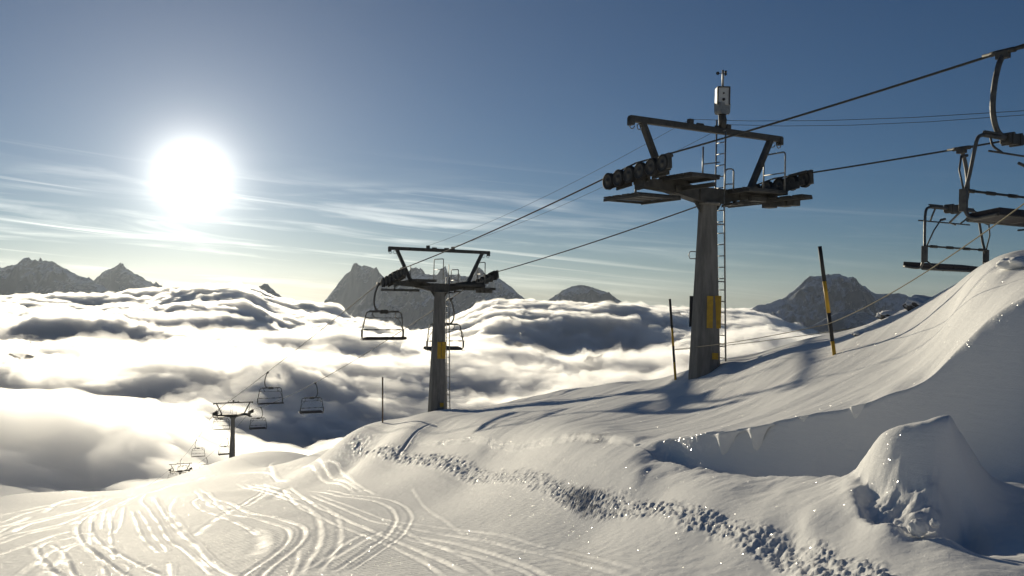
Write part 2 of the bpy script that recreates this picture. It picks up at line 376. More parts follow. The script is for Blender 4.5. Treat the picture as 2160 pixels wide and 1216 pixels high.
def surface_detail(a, r, x, y, d, tight, k):
    z = np.zeros_like(r)
    bu = interp(BERM_UP, a); bl = interp(BERM_LO, a)
    # churned berm at the edge of the groomed run
    n1 = fbm2(x / 0.5, y / 0.5, 2, 81)
    e = 0.10 * bu * n1 * .35
    m = sstep(0, 1, (r - bl - e) / (0.25 * (bu - bl) + 1e-6)) * sstep(0, 1, (bu - e - r) / (0.35 * (bu - bl) + 1e-6))
    m = m * sstep(ang(690), ang(740), a)
    fr = sstep(9, 28, r)
    u1 = x + .05 * n1; v1 = y - .05 * n1
    l1 = .075 * np.abs(fbm2(u1 / .12, v1 / .17, 4, 82, .62)) + .05 * fbm2(u1 / .085, v1 / .11, 3, 83, .6) + .03 * (1 - cell2(u1 / .08, v1 / .11, 81))
    l2 = .16 * np.abs(fbm2(u1 / .34, v1 / .5, 4, 92, .6)) + .08 * fbm2(u1 / .18, v1 / .28, 3, 94, .6)
    lump = l1 * (1 - .7 * fr) + l2 * fr
    z += .56 * m * (lump - 0.012)
    # wind ripples and soft drifts on the bank
    bank = sstep(0, 1, (r - bu) / 2.0) * sstep(ang(760), ang(900), a)
    up = bank * (0.3 + 0.7 * k)
    s = x * 0.80 + y * 0.6; q = -x * 0.6 + y * 0.80
    z += up * 0.026 * fbm2(s / 3.2, q / 0.75, 4, 85)
    z += bank * 0.035 * fbm2(x / 2.5, y / 2.5, 3, 86)
    z += sstep(0.02, .3, k) * (1 - sstep(.7, .98, k)) * tight * 0.09 * fbm2(x / 0.7, y / 0.7, 3, 93)
    z += bank * (1 - k) * tight * 0.05 * fbm2(x / 0.8, y / 0.6, 4, 87)
    # a low wind ledge across the bank
    le = r - interp(LEDGE, a) - .5 * fbm2(x / 1.3, y / 1.3, 3, 91)
    z += 0.10 * (sstep(-.45, .05, le) - sstep(.0, 4.5, le)) * sstep(ang(860), ang(930), a) * (1 - sstep(ang(1270), ang(1400), a))
    # the piste: gentle waves, then grain
    pis = 1 - sstep(-1.0, 0.3, r - bl) * sstep(ang(650), ang(720), a)
    z += pis * 0.05 * fbm2(x / 5.0, y / 7.0, 3, 88)
    z += 0.007 * fbm2(x / 0.16, y / 0.16, 3, 89) * (0.4 + 0.6 * pis)
    return z

def z6(*p): return [(x * .37037, 860 + y * .37037) for x, y in p]
def z7(*p): return [(680 + x * .33333, 840 + y * .33333) for x, y in p]
TRACKS = [  # points in the photograph, half width in metres, depth, raised edge
    (z6((820, 490), (700, 540), (560, 590), (470, 640), (437, 690), (470, 770), (560, 850), (680, 930), (800, 1010)), .060, .030, .034),
    (z6((760, 530), (620, 580), (530, 620), (513, 660), (540, 740), (640, 820), (780, 890), (940, 965)), .055, .024, .026),
    (z6((830, 488), (805, 530), (850, 590), (900, 660), (960, 750), (1040, 810), (1130, 890), (1210, 970)), .060, .030, .030),
    (z6((880, 500), (900, 560), (960, 640), (1040, 720), (1120, 790), (1180, 870), (1260, 930), (1340, 970)), .070, .028, .030),
    (z6((860, 500), (930, 600), (1000, 690), (1080, 770), (1150, 850), (1190, 930)), .09, .018, .012),
    (z6((1000, 515), (965, 580), (990, 630), (1060, 720)), .05, .022, .020),
    (z6((1150, 500), (1098, 535), (1140, 580), (1240, 620), (1330, 655), (1410, 690), (1470, 735)), .055, .030, .034),
    (z6((1410, 690), (1470, 735), (1490, 780), (1440, 850)), .20, .030, .034),
    (z6((1130, 455), (1200, 510), (1300, 545), (1400, 600), (1540, 625), (1660, 660), (1720, 695), (1725, 740), (1680, 800), (1600, 870), (1520, 930), (1450, 1000)), .065, .036, .042),
    (z6((1340, 430), (1450, 470), (1560, 500), (1680, 545), (1760, 590), (1805, 640), (1815, 720), (1800, 800), (1750, 880), (1690, 970)), .075, .028, .024),
    (z6((1640, 440), (1700, 500), (1790, 560), (1900, 610), (2030, 680), (2160, 735), (2330, 800), (2500, 870), (2680, 965)), .055, .034, .026),
    (z7((-120, 590), (0, 600), (100, 620), (250, 635), (350, 660), (420, 700), (455, 750), (455, 800), (400, 880), (300, 950), (180, 1030), (40, 1120)), .050, .028, .024),
    (z7((-100, 610), (0, 650), (200, 740), (350, 800), (560, 840), (800, 870), (1000, 905), (1200, 950), (1450, 1000), (1700, 1060), (1950, 1140)), .050, .026, .022),
    (z7((350, 840), (620, 885), (800, 915), (1000, 965), (1200, 1030), (1350, 1090), (1430, 1140)), .055, .036, .022),
    (z7((450, 820), (620, 905), (780, 960), (950, 1040), (1080, 1130)), .045, .018, .014),
    (z7((380, 850), (300, 880), (200, 940), (80, 1010), (-60, 1100)), .08, .020, .014),
    (z6((1560, 530), (1600, 490), (1645, 450)), .28, .030, .03),
    (z6((1180, 520), (1190, 560), (1350, 570), (1440, 540), (1520, 470), (1500, 430)), .07, .022, .020),
    (z6((1400, 440), (1560, 480), (1700, 530)), .07, .022, .020),
    (z6((-40, 790), (200, 710), (330, 680), (460, 640), (560, 590)), .07, .026, .024), (z6((-40, 850), (150, 790), (300, 730), (420, 700)), .07, .026, .022),
    (z6((60, 720), (200, 660), (320, 630), (560, 560), (640, 520), (800, 495)), .08, .028, .026), (z6((250, 600), (330, 545), (430, 520), (640, 490)), .12, .026, .026),
    (z6((-40, 750), (130, 685)), .10, .03, .03), (z6((200, 830), (270, 770), (400, 740), (520, 705)), .06, .022, .020), (z6((100, 970), (220, 880), (320, 810), (480, 760)), .07, .022, .018),
    (z6((-20, 700), (90, 660), (190, 620)), .14, .028, .028), (z6((-20, 620), (120, 590), (260, 560), (420, 530)), .10, .022, .022), (z6((0, 660), (160, 600), (340, 560), (600, 520)), .08, .02, .02),
    (z6((370, 870), (440, 970)), .06, .024, .022), (z6((195, 790), (240, 870), (330, 961)), .06, .02, .018), (z6((600, 580), (575, 700)), .05, .022, .020), (z6((620, 600), (630, 780), (650, 870)), .055, .026, .022),
    (z6((705, 570), (690, 650), (650, 720)), .05, .022, .020), (z6((750, 590), (790, 700), (870, 800), (900, 830)), .06, .026, .026),
    (z6((1000, 445), (1200, 390), (1500, 372), (1600, 420)), .09, .03, .026), (z6((1600, 302), (1530, 330), (1550, 375), (1640, 430)), .10, .03, .022), (z6((1330, 430), (1500, 395), (1580, 400)), .08, .024, .02),
    (z6((820, 490), (1000, 440), (1150, 405), (1400, 362)), .10, .03, .028), (z6((1610, 352), (1680, 340), (1720, 325)), .10, .03, .02), (z6((1750, 320), (1860, 370), (1960, 420), (2060, 480)), .07, .02, .014),
    (z6((1100, 730), (1200, 660), (1330, 580), (1420, 540)), .09, .014, .014), (z6((960, 880), (970, 961)), .06, .02, .02), (z6((580, 890), (600, 970)), .06, .02, .02), (z6((1690, 820), (1680, 900), (1640, 970)), .05, .016, .012),
    (z7((0, 400), (100, 440), (180, 520), (340, 620)), .05, .018, .014),
    (z7((560, 570), (700, 745), (900, 875)), .04, .010, .008),
    (z7((705, 160), (600, 212), (555, 260), (520, 310), (470, 375)), .09, .10, .05)]
def ground_at(px, py):
    """point of the slope seen at a pixel"""
    d = ray(px, py); a = math.atan2(d.x, d.y); q = d.z / math.hypot(d.x, d.y)
    rr = np.exp(np.linspace(lg(4.4), lg(150), 900)); z = terrain(np.full_like(rr, a), rr, False)
    f = z - q * rr; i = np.argmax(f > 0)
    if f[i] <= 0: i = int(np.argmax(f / rr)); return a, rr[i]
    if i == 0: return a, rr[0]
    t = f[i - 1] / (f[i - 1] - f[i]); return a, rr[i - 1] + t * (rr[i] - rr[i - 1])
def cr2(P, n):
    P = np.array(P, float); Q = np.concatenate([[2 * P[0] - P[1]], P, [2 * P[-1] - P[-2]]]); out = []
    for i in range(1, len(Q) - 2):
        a, b, c, d = Q[i - 1:i + 3]
        for k in range(n):
            t = k / n; out.append(.5 * (2 * b + (c - a) * t + (2 * a - 5 * b + 4 * c - d) * t * t + (3 * b - a - 3 * c + d) * t ** 3))
    return np.array(out + [P[-1]])
GROOM = None; POLISH = None
def exec_tracks():
    global GROOM, POLISH
    POLISH = np.zeros(GR.shape)
    X = GR * np.sin(GA); Y = GR * np.cos(GA); nf = len(FA)
    bl = interp(BERM_LO, GA)
    GROOM = sstep(ang(330), ang(620), GA) * (1 - sstep(ang(1250), ang(1400), GA)) * (1 - sstep(11.0, 19.0, GR)) * sstep(0, 1.2, bl - GR) * (.45 + .55 * sstep(-.15, .15, fbm2(X / 1.6, Y / 1.6, 2, 95)))
    lrow = np.log(TR)
    tr_all = []; rt = random.Random(5)
    for pts, w, dep, rim in TRACKS:
        tr_all.append((pts, w, dep, rim, 0.0))
        if w < .085 and rt.random() < .62: tr_all.append((pts, w * .8, dep * .8, rim * .7, rt.choice((-1, 1)) * rt.uniform(.14, .30)))
    for pts, w, dep, rim, shift in tr_all:
        G = [ground_at(*p) for p in pts]
        W = cr2([(r * math.sin(a), r * math.cos(a)) for a, r in G], 9)
        if shift:
            dW = np.gradient(W, axis=0); dW /= np.linalg.norm(dW, axis=1)[:, None] + 1e-9
            W = W + np.stack([dW[:, 1], -dW[:, 0]], 1) * (shift * (1 + .35 * np.sin(np.linspace(0, 5 + 3 * shift, len(W)))))[:, None]
        D = np.full(GR.shape, 9.0, np.float32); SG = np.zeros(GR.shape, np.float32); TT = np.zeros(GR.shape, np.float32)
        n = len(W) - 1; mg = 4.0 * w
        for s in range(n):
            p, q = W[s], W[s + 1]
            rs = [math.hypot(*p), math.hypot(*q)]; as_ = [math.atan2(*p), math.atan2(*q)]
            rm = min(rs)
            j0 = np.searchsorted(FA, min(as_) - mg / rm); j1 = min(nf, np.searchsorted(FA, max(as_) + mg / rm) + 1)
            if j1 <= j0: continue
            i0 = min(np.searchsorted(GR[:, j], min(rs) - mg) for j in (j0, j1 - 1)); i1 = max(np.searchsorted(GR[:, j], max(rs) + mg) for j in (j0, j1 - 1)) + 1
            if i1 <= i0: continue
            xx = X[i0:i1, j0:j1]; yy = Y[i0:i1, j0:j1]
            e = q - p; L2 = e @ e + 1e-9
            t = np.clip(((xx - p[0]) * e[0] + (yy - p[1]) * e[1]) / L2, 0, 1)
            dx = xx - p[0] - t * e[0]; dy = yy - p[1] - t * e[1]
            d = np.sqrt(dx * dx + dy * dy)
            sub = D[i0:i1, j0:j1]; m = d < sub
            sub[m] = d[m]; SG[i0:i1, j0:j1][m] = np.sign(e[0] * dy - e[1] * dx)[m]; TT[i0:i1, j0:j1][m] = ((s + t) / n)[m]
        ii, jj = np.where(D < mg)
        d = D[ii, jj]; x = X[ii, jj]; y = Y[ii, jj]
        ww = .54 * w * (1.0 + .5 * noise2(x * 1.1, y * 1.1, 96)) + .0012 * GR[ii, jj]
        fade = sstep(0, .06, TT[ii, jj]) * (1 - sstep(.94, 1, TT[ii, jj]))
        rough = .85 + .45 * fbm2(x / .22, y / .22, 2, 97)
        POLISH[ii, jj] = np.maximum(POLISH[ii, jj], fade * np.exp(-(d / (.8 * ww)) ** 2) * sstep(-.6, .25, fbm2(x / 1.1, y / 1.1, 3, 98)))
        prof = -.42 * dep * np.exp(-(d / ww) ** 2) + (.42 * rim) * rough * np.exp(-((d - 1.5 * ww) / (.6 * ww)) ** 2) * (.65 + .35 * SG[ii, jj])
        GZ[ii, jj] += prof * fade * (1 + .012 * GR[ii, jj])
        GROOM[ii, jj] *= 1 - np.exp(-(d / (2 * ww)) ** 2)

FA = np.linspace(R(-31.5), R(32.5), 860)
CA = np.concatenate([np.linspace(R(32.5), R(180), 42)[1:], np.linspace(R(-180), R(-31.5), 42)[1:-1]])
TA = np.concatenate([FA, CA])
TR = np.exp(np.concatenate([np.linspace(lg(0.6), lg(4.4), 24)[:-1], np.linspace(lg(4.4), lg(45), 680), np.linspace(lg(45), lg(130), 110)[1:], np.linspace(lg(130), lg(330), 24)[1:]]))
TR = np.unique(np.concatenate([TR, np.exp(np.linspace(lg(9.55), lg(10.12), 70))]))
GA, GR = np.meshgrid(TA, TR)
# let the rows of the mesh follow the brow of the cornice
_l = np.log(GR); _t = np.clip(np.minimum((_l - lg(4.4)) / (lg(10) - lg(4.4)), (lg(45) - _l) / (lg(45) - lg(10))), 0, 1)
_rc = interp(CORN, GA)
GR = np.exp(_l + np.log(_rc / 10.0) * _t * sstep(ang(1180), ang(1340), GA) * (1 - sstep(R(32.5), R(60), GA)))
_w = (0.06 * fbm2(_rc * np.sin(GA) / 0.9, _rc * np.cos(GA) / 0.9, 3, 71) * sstep(ang(1340), ang(1450), GA))
GR = GR * (1 + _w / _rc * _t)
GZ = terrain(GA, GR)
exec_tracks()
GX = GR * np.sin(GA); GY = GR * np.cos(GA)
GZ = np.clip(GZ, -260, 30)
nr, nc = GZ.shape
V = np.stack([GX, GY, GZ], -1).reshape(-1, 3)
Q = grid_quads(nr, nc, wrap=True)[:, ::-1]
# closing fan under the photographer
V = np.concatenate([V, [[0, 0, float(GZ[0].mean())]]]); ci = len(V) - 1
ring = np.arange(nc)
fan = np.stack([np.full(nc, ci), ring, np.roll(ring, -1), np.roll(ring, -1)], -1)
ground = mesh_np('snow_slope', V, Q[:, ::-1], M_SNOW)
GROOM = np.concatenate([GROOM.ravel(), [0.0]]).astype(np.float32)
POLISH = np.concatenate([POLISH.ravel(), [0.0]]).astype(np.float32)
att = ground.data.attributes.new('polished', 'FLOAT', 'POINT'); att.data.foreach_set('value', POLISH)
att = ground.data.attributes.new('groomed', 'FLOAT', 'POINT'); att.data.foreach_set('value', GROOM)
ground['kind'] = 'structure'; ground['label'] = 'snow covered mountainside with groomed run and wind carved bank'
def ground_z(x, y):
    return float(terrain(np.array([math.atan2(x, y)]), np.array([math.hypot(x, y)]))[0])
# ---------------------------------------------------------------- sea of clouds
def q_of(px, py):
    d = ray(px, py); return d.z / math.hypot(d.x, d.y), math.atan2(d.x, d.y)
cloud_pts = [  # pixel where the top of the cloud is seen, and its distance
    (-300, 655, 14000), (0, 638, 14000), (200, 636, 13000), (360, 616, 11000), (480, 606, 9000), (545, 618, 8500), (640, 655, 12000), (760, 668, 9000), (900, 684, 9500), (1000, 662, 7500), (1080, 644, 6500), (1200, 648, 6300), (1400, 664, 7000), (1600, 668, 9000), (1780, 708, 9000), (2160, 730, 9000), (2500, 740, 9000),
    (0, 690, 5000), (300, 680, 5200), (600, 705, 5000), (850, 715, 5200), (1000, 730, 5000), (1120, 785, 4900), (1300, 785, 4900), (1450, 740, 5200), (1600, 740, 4500), (2160, 780, 4000),
    (0, 755, 3200), (300, 735, 3400), (600, 745, 3300), (900, 770, 3300), (1150, 775, 3700), (1350, 790, 3500), (1600, 800, 2800), (2160, 860, 2600),
    (-400, 800, 2350), (0, 800, 2350), (300, 792, 2400), (600, 800, 2400), (850, 815, 2500), (1100, 830, 2500),
    (-400, 960, 1750), (0, 960, 1750), (300, 965, 1750), (600, 965, 1750), (900, 935, 1900), (1300, 870, 2200),
    (-400, 905, 1350), (0, 905, 1350), (220, 890, 1350), (400, 910, 1350), (520, 985, 1300), (700, 1010, 1300), (900, 960, 1300),
    (0, 1050, 880), (300, 1035, 880), (600, 1060, 850), (900, 1000, 900), (1300, 980, 900), (2160, 990, 900)]
cp = []; cv = []
for px, py, d in cloud_pts:
    q, th = q_of(px, py); cp.append((th * 3.0, math.log(d))); cv.append(q * d / d ** 0.75)
for th in (-1.3, -0.9, 0.9, 1.3):
    for d, q in ((14000, -0.012), (5000, -0.045), (1700, -0.15), (850, -0.24)):
        cp.append((th * 3.0, math.log(d))); cv.append(q * d / d ** 0.75)
for th in np.linspace(-1.3, 1.3, 9):
    for d, q in ((40000, -0.006), (300, -0.6)):
        cp.append((th * 3.0, math.log(d))); cv.append(q * d / d ** 0.75)
cloud_tps = TPS(cp, cv, 1e-3)
th = np.unique(np.concatenate([np.linspace(-1.3, -0.62, 40), np.linspace(-0.62, 0.62, 640), np.linspace(0.62, 1.3, 40)]))
SKYL = [(-300, 620), (0, 619), (200, 622), (330, 612), (380, 603), (450, 600), (520, 600), (540, 613), (560, 624), (620, 633), (700, 643), (760, 651), (860, 663), (930, 663), (985, 650), (1020, 638), (1060, 632), (1130, 634), (1200, 637), (1290, 640), (1400, 646), (1470, 650), (1560, 650), (1600, 649), (1650, 664), (1700, 673), (1760, 690), (1830, 706), (2160, 730), (2500, 740)]
sq = np.array([(q_of(*p)[1], q_of(*p)[0]) for p in SKYL])
PM = .74
def cloud_surface(lr):
    TH, LR = np.meshgrid(th, lr)
    RR = np.exp(LR); CX = RR * np.sin(TH); CY = RR * np.cos(TH)
    base = cloud_tps(TH * 3.0, LR) * RR ** 0.75
    near = sstep(600, 2400, RR); far = sstep(1500, 5000, RR)
    wx = CX + 140 * fbm2(CX / 600, CY / 600, 3, 51) + 400 * fbm2(CX / 3000, CY / 3000, 2, 57) + 40 * fbm2(CX / 170, CY / 170, 2, 53)
    wy = CY + 140 * fbm2(CX / 600 + 40, CY / 600, 3, 52) + 400 * fbm2(CX / 3000, CY / 3000 + 20, 2, 58) + 40 * fbm2(CX / 170 + 7, CY / 170, 2, 54)
    amp = .35 + .9 * sstep(-.25, .35, fbm2(CX / 1500, CY / 1500, 3, 59))     # lively and calm patches
    bump = 150 * (puff2(wx / 1700, wy / 1500, 61) - PM) * far
    bump += 135 * amp * (puff2(wx / 640, wy / 560, 62) - PM) * sstep(600, 2600, RR)
    bump += 88 * amp * (puff2(wx / 270, wy / 240, 63) - PM) * (0.5 + .5 * near)
    bump += 44 * amp * (puff2(wx / 120, wy / 105, 64) - PM) * (.5 + .5 * near)
    bump += 17 * (puff2(wx / 52, wy / 46, 65) - PM) * (1 - sstep(5000, 10000, RR))
    bump += 40 * fbm2(wx / 800, wy / 500, 4, 66) + 30 * near * fbm2(wx / 110, wy / 90, 4, 78, .6)
    CZ = base + bump
    # the far rim of the cloud is brought to the heights it has against the mountains
    if RR.max() > 9000:
        cur = np.where(RR > 6000, CZ / RR, -9).max(axis=0); dq = np.interp(th, sq[:, 0], sq[:, 1]) - cur
        kr = np.exp(-.5 * (np.arange(-20, 21) / 4.0) ** 2); dq = np.convolve(np.pad(dq, 20, mode='edge'), kr / kr.sum(), 'valid')
        CZ = CZ + dq[None] * RR * sstep(3200, 6000, RR)
    # billows lean and curl sideways
    CX = CX + (90 * fbm2(wx / 420, wy / 420, 3, 67) + 34 * fbm2(wx / 130, wy / 130, 2, 79) + 150 * far * fbm2(wx / 1300, wy / 1300, 2, 69)) * (0.25 + .75 * near)
    CY = CY + (90 * fbm2(wx / 420 + 9, wy / 420, 3, 68) + 34 * fbm2(wx / 130 + 5, wy / 130, 2, 80) + 150 * far * fbm2(wx / 1300, wy / 1300 + 9, 2, 70)) * (0.25 + .75 * near)
    return CX, CY, CZ, RR, near
BOT = -1500.0
def slab(name, CX, CY, CZ, bottom, mat):
    """closed body between a billowing top and a flat underside"""
    nr, nc = CZ.shape
    top = np.stack([CX, CY, CZ], -1).reshape(-1, 3)
    off = nr * nc
    rim = np.concatenate([np.arange(nc), np.arange(1, nr) * nc + nc - 1, (nr - 1) * nc + np.arange(nc - 2, -1, -1), np.arange(nr - 2, -1, -1) * nc])
    Q = grid_quads(nr, nc)
    bot = top[rim[:-1]].copy(); bot[:, 2] = bottom
    n = len(bot); ids = np.arange(n); nx = (ids + 1) % n; rr = rim[:-1]
    side = np.stack([rr[nx], rr[ids], off + ids, off + nx], -1)
    # underside: a fan about one point
    cpt = np.array([[0, float(CY.mean()), bottom]]); ci = off + n
    fan = np.stack([np.full(n, ci), off + nx, off + ids, off + ids], -1)
    me_V = np.concatenate([top, bot, cpt]); F = [list(f) for f in np.concatenate([Q, side])] + [[int(a), int(b), int(c)] for a, b, c, _ in fan]
    me = bpy.data.meshes.new(name)
    k = np.concatenate([np.full(len(Q) + len(side), 4), np.full(n, 3)])
    loops = np.concatenate([Q.ravel(), side.ravel(), fan[:, :3].ravel()]).astype(np.int32)
    me.vertices.add(len(me_V)); me.vertices.foreach_set('co', me_V.astype(np.float32).ravel())
    me.loops.add(len(loops)); me.loops.foreach_set('vertex_index', loops)
    me.polygons.add(len(k)); me.polygons.foreach_set('loop_start', np.concatenate([[0], np.cumsum(k)[:-1]]).astype(np.int32))
    me.update(calc_edges=True); me.materials.append(mat)
    o = bpy.data.objects.new(name, me); COL.objects.link(o); o['kind'] = 'stuff'
    return o
def cloud_material(name, density):
    m = bpy.data.materials.new(name); m.use_nodes = True
    t = m.node_tree; t.nodes.clear()
    co = N(t, 'ShaderNodeOutputMaterial')
    vs = N(t, 'ShaderNodeVolumeScatter', inputs={'Color': (0.998, 0.998, 0.998, 1), 'Density': density, 'Anisotropy': 0.66})
    t.links.new(vs.outputs[0], co.inputs['Volume']); return m
CX, CY, CZ, RR, near = cloud_surface(np.concatenate([np.linspace(math.log(3900), math.log(14000), 420), np.linspace(math.log(14000), math.log(45000), 50)[1:]]))
slab('cloud_sea', CX, CY, CZ, BOT, cloud_material('cloud', 0.033))
ws = CX * .92 + CY * .39; wq = -CX * .39 + CY * .92
wisp = 60 * fbm2(ws / 700, wq / 260, 6, 75, .6) + 40 * fbm2(ws / 160, wq / 70, 4, 76, .6)
slab('cloud_wisps', CX[:, ::2][::2], CY[:, ::2][::2], (CZ + 2 + wisp * .8)[:, ::2][::2], BOT - 5, cloud_material('cloud_wisp', 0.009))
CX, CY, CZ, RR, near = cloud_surface(np.linspace(math.log(1750), math.log(4300), 290))
slab('middle_cloud_bank', CX, CY, CZ, BOT - 15, cloud_material('middle_cloud', 0.017))
wisp = 34 * fbm2(CX / 300, CY / 140, 6, 77, .62) + 26 * fbm2(CX / 110, CY / 60, 4, 73, .6)
slab('middle_cloud_wisps', CX[:, ::2], CY[:, ::2], (CZ + 8 + wisp)[:, ::2], BOT - 25, cloud_material('middle_wisp', 0.006))
CX, CY, CZ, RR, near = cloud_surface(np.linspace(math.log(430), math.log(2000), 200))
slab('near_cloud_bank', CX, CY, CZ, BOT - 10, cloud_material('near_cloud', 0.019))
# ---------------------------------------------------------------- thin air haze round everything
hz = bpy.data.materials.new('haze_air'); hz.use_nodes = True
t = hz.node_tree; t.nodes.clear()
ho = N(t, 'ShaderNodeOutputMaterial')
pv = N(t, 'ShaderNodeVolumePrincipled', inputs={'Color': (0.78, 0.88, 1.0, 1), 'Density': 0.62e-5, 'Anisotropy': 0.52})
t.links.new(pv.outputs[0], ho.inputs['Volume'])
hx, z0, z1 = 47000.0, BOT - 40.0, 1000.0
HV = [(x, y, z) for z in (z0, z1) for y in (-3000.0, hx) for x in (-hx, hx)]
haze = mesh_np('haze', HV, [(0, 2, 3, 1), (4, 5, 7, 6), (0, 1, 5, 4), (2, 6, 7, 3), (0, 4, 6, 2), (1, 3, 7, 5)], hz, False)
haze['kind'] = 'stuff'
# ---------------------------------------------------------------- mountains
def rock_snow_mat():
    m = bpy.data.materials.new('mountain_rock_and_snow'); m.use_nodes = True
    t = m.node_tree; b = t.nodes['Principled BSDF']; b.inputs['Roughness'].default_value = 0.85; b.inputs['Specular IOR Level'].default_value = 0.1
    geo = N(t, 'ShaderNodeNewGeometry')
    sp = N(t, 'ShaderNodeSeparateXYZ'); t.links.new(geo.outputs['True Normal'], sp.inputs[0])
    n = N(t, 'ShaderNodeTexNoise', inputs={'Scale': 0.0020, 'Detail': 8.0, 'Roughness': 0.68}); t.links.new(geo.outputs['Position'], n.inputs['Vector'])
    n2 = N(t, 'ShaderNodeTexNoise', inputs={'Scale': 0.006, 'Detail': 4.0, 'Roughness': 0.7}); t.links.new(geo.outputs['Position'], n2.inputs['Vector'])
    s = math_node(t, 'ADD', sp.outputs[2], math_node(t, 'MULTIPLY', math_node(t, 'SUBTRACT', n.outputs[0], 0.5), 1.2))
    s = math_node(t, 'ADD', s, math_node(t, 'MULTIPLY', math_node(t, 'SUBTRACT', n2.outputs[0], 0.5), 0.3))
    mr = N(t, 'ShaderNodeMapRange', interpolation_type='SMOOTHSTEP', inputs={1: 0.35, 2: 0.95}); t.links.new(s, mr.inputs[0])
    mx = N(t, 'ShaderNodeMix', data_type='RGBA'); t.links.new(mr.outputs[0], mx.inputs[0])
    mx.inputs[6].default_value = (0.12, 0.14, 0.175, 1); mx.inputs[7].default_value = (0.55, 0.59, 0.66, 1)
    t.links.new(mx.outputs[2], b.inputs['Base Color'])
    return m
M_MOUNT = rock_snow_mat()
MOUNTS = [  # crest outline in photo pixels, distance, seed, label
    ([(-260, 640), (-150, 600), (-60, 590), (0, 569), (40, 557), (75, 553), (110, 554), (125, 563), (150, 576), (185, 589), (215, 602), (250, 630), (270, 650)], 16000, 3, 'broad dark flat topped mountain at the far left'),
    ([(150, 640), (190, 596), (215, 575), (253, 561), (275, 573), (300, 589), (330, 601), (352, 607), (400, 640)], 19000, 5, 'pointed snowy mountain just right of the broad one at far left'),
    ([(525, 660), (546, 604), (556, 599), (575, 611), (600, 628), (625, 648), (640, 660)], 12500, 7, 'small lone dark peak in the clouds right of the sun'),
    ([(670, 660), (702, 612), (725, 582), (750, 566), (768, 561), (790, 568), (815, 588), (850, 620), (880, 660)], 18500, 9, 'pointed peak left of and behind the middle tower beam'),
    ([(735, 670), (770, 628), (800, 592), (830, 579), (870, 577), (920, 583), (935, 578), (985, 584), (1015, 579), (1050, 584), (1062, 593), (1075, 606), (1100, 626), (1135, 650), (1160, 670)], 15000, 11, 'long flat mountain behind the middle tower head'),
    ([(1120, 670), (1150, 640), (1180, 619), (1200, 607), (1225, 603), (1250, 607), (1290, 623), (1320, 645), (1350, 670)], 17000, 13, 'small rounded mountain between the middle and nearest towers'),
    ([(1520, 680), (1560, 660), (1590, 649), (1615, 641), (1650, 633), (1680, 613), (1712, 581), (1735, 582), (1765, 577), (1790, 583), (1815, 601), (1850, 621), (1900, 623), (1925, 629), (1945, 643), (2000, 662), (2100, 690), (2200, 720)], 14000, 17, 'big craggy mountain behind the striped pole'),
    ([(1660, 720), (1690, 694), (1740, 672), (1790, 655), (1830, 662), (1870, 682), (1930, 700), (2000, 730)], 9500, 19, 'dark rocky spur in front of the big craggy mountain')]
for prof, D, seed, label in MOUNTS:
    pts = [at(px, py, D) for px, py in prof]
    xs = np.array([p.x for p in pts]); zs = np.array([p.z for p in pts])
    x0, x1 = xs[0], xs[-1]; Wd = (x1 - x0)
    nx = int(np.clip(Wd / 14, 130, 420)); ny = 150
    half = 0.38 * max(Wd, 2200)
    gx = np.linspace(x0 - .15 * Wd, x1 + .15 * Wd, nx); gy = np.linspace(-half, half, ny)
    X, Y = np.meshgrid(gx, gy)
    wxx = X + 0.10 * half * fbm2(X / 900, Y / 900, 3, seed + 40) * np.clip(np.abs(Y) / half * 3, 0, 1)
    hgt = np.interp(wxx, xs, zs, left=-900, right=-900) - np.interp(0, [0, 1], [0, 0])
    hgt = np.where(hgt > -890, hgt + 26 * (ridge2(wxx / 420 + seed, Y / 900 + seed, 4, seed + 60) - .8), hgt)
    crest_y = 0.10 * half * fbm2(X / 1400, X * 0 + seed, 2, seed)
    d = np.abs(Y - crest_y) / half
    BASE = -900.0
    z = BASE + (hgt - BASE) * np.clip(1 - d, 0, 1) ** 1.15
    amp = np.clip((hgt + 700) / 1000, 0.15, 1.2)
    z += amp * 400 * (ridge2(X / 1300 + 3 * seed, Y / 1300, 6, seed + 10) - .75) * sstep(0.0, 0.25, d)
    z += amp * 15 * (ridge2(X / 160, Y / 160 + seed, 4, seed + 20) - .7)
    z = np.maximum(z, BASE)
    o = mesh_np('mountain', np.stack([X, Y + D, z], -1).reshape(-1, 3), grid_quads(ny, nx), M_MOUNT, smooth=True)
    o['kind'] = 'structure'; o['label'] = label
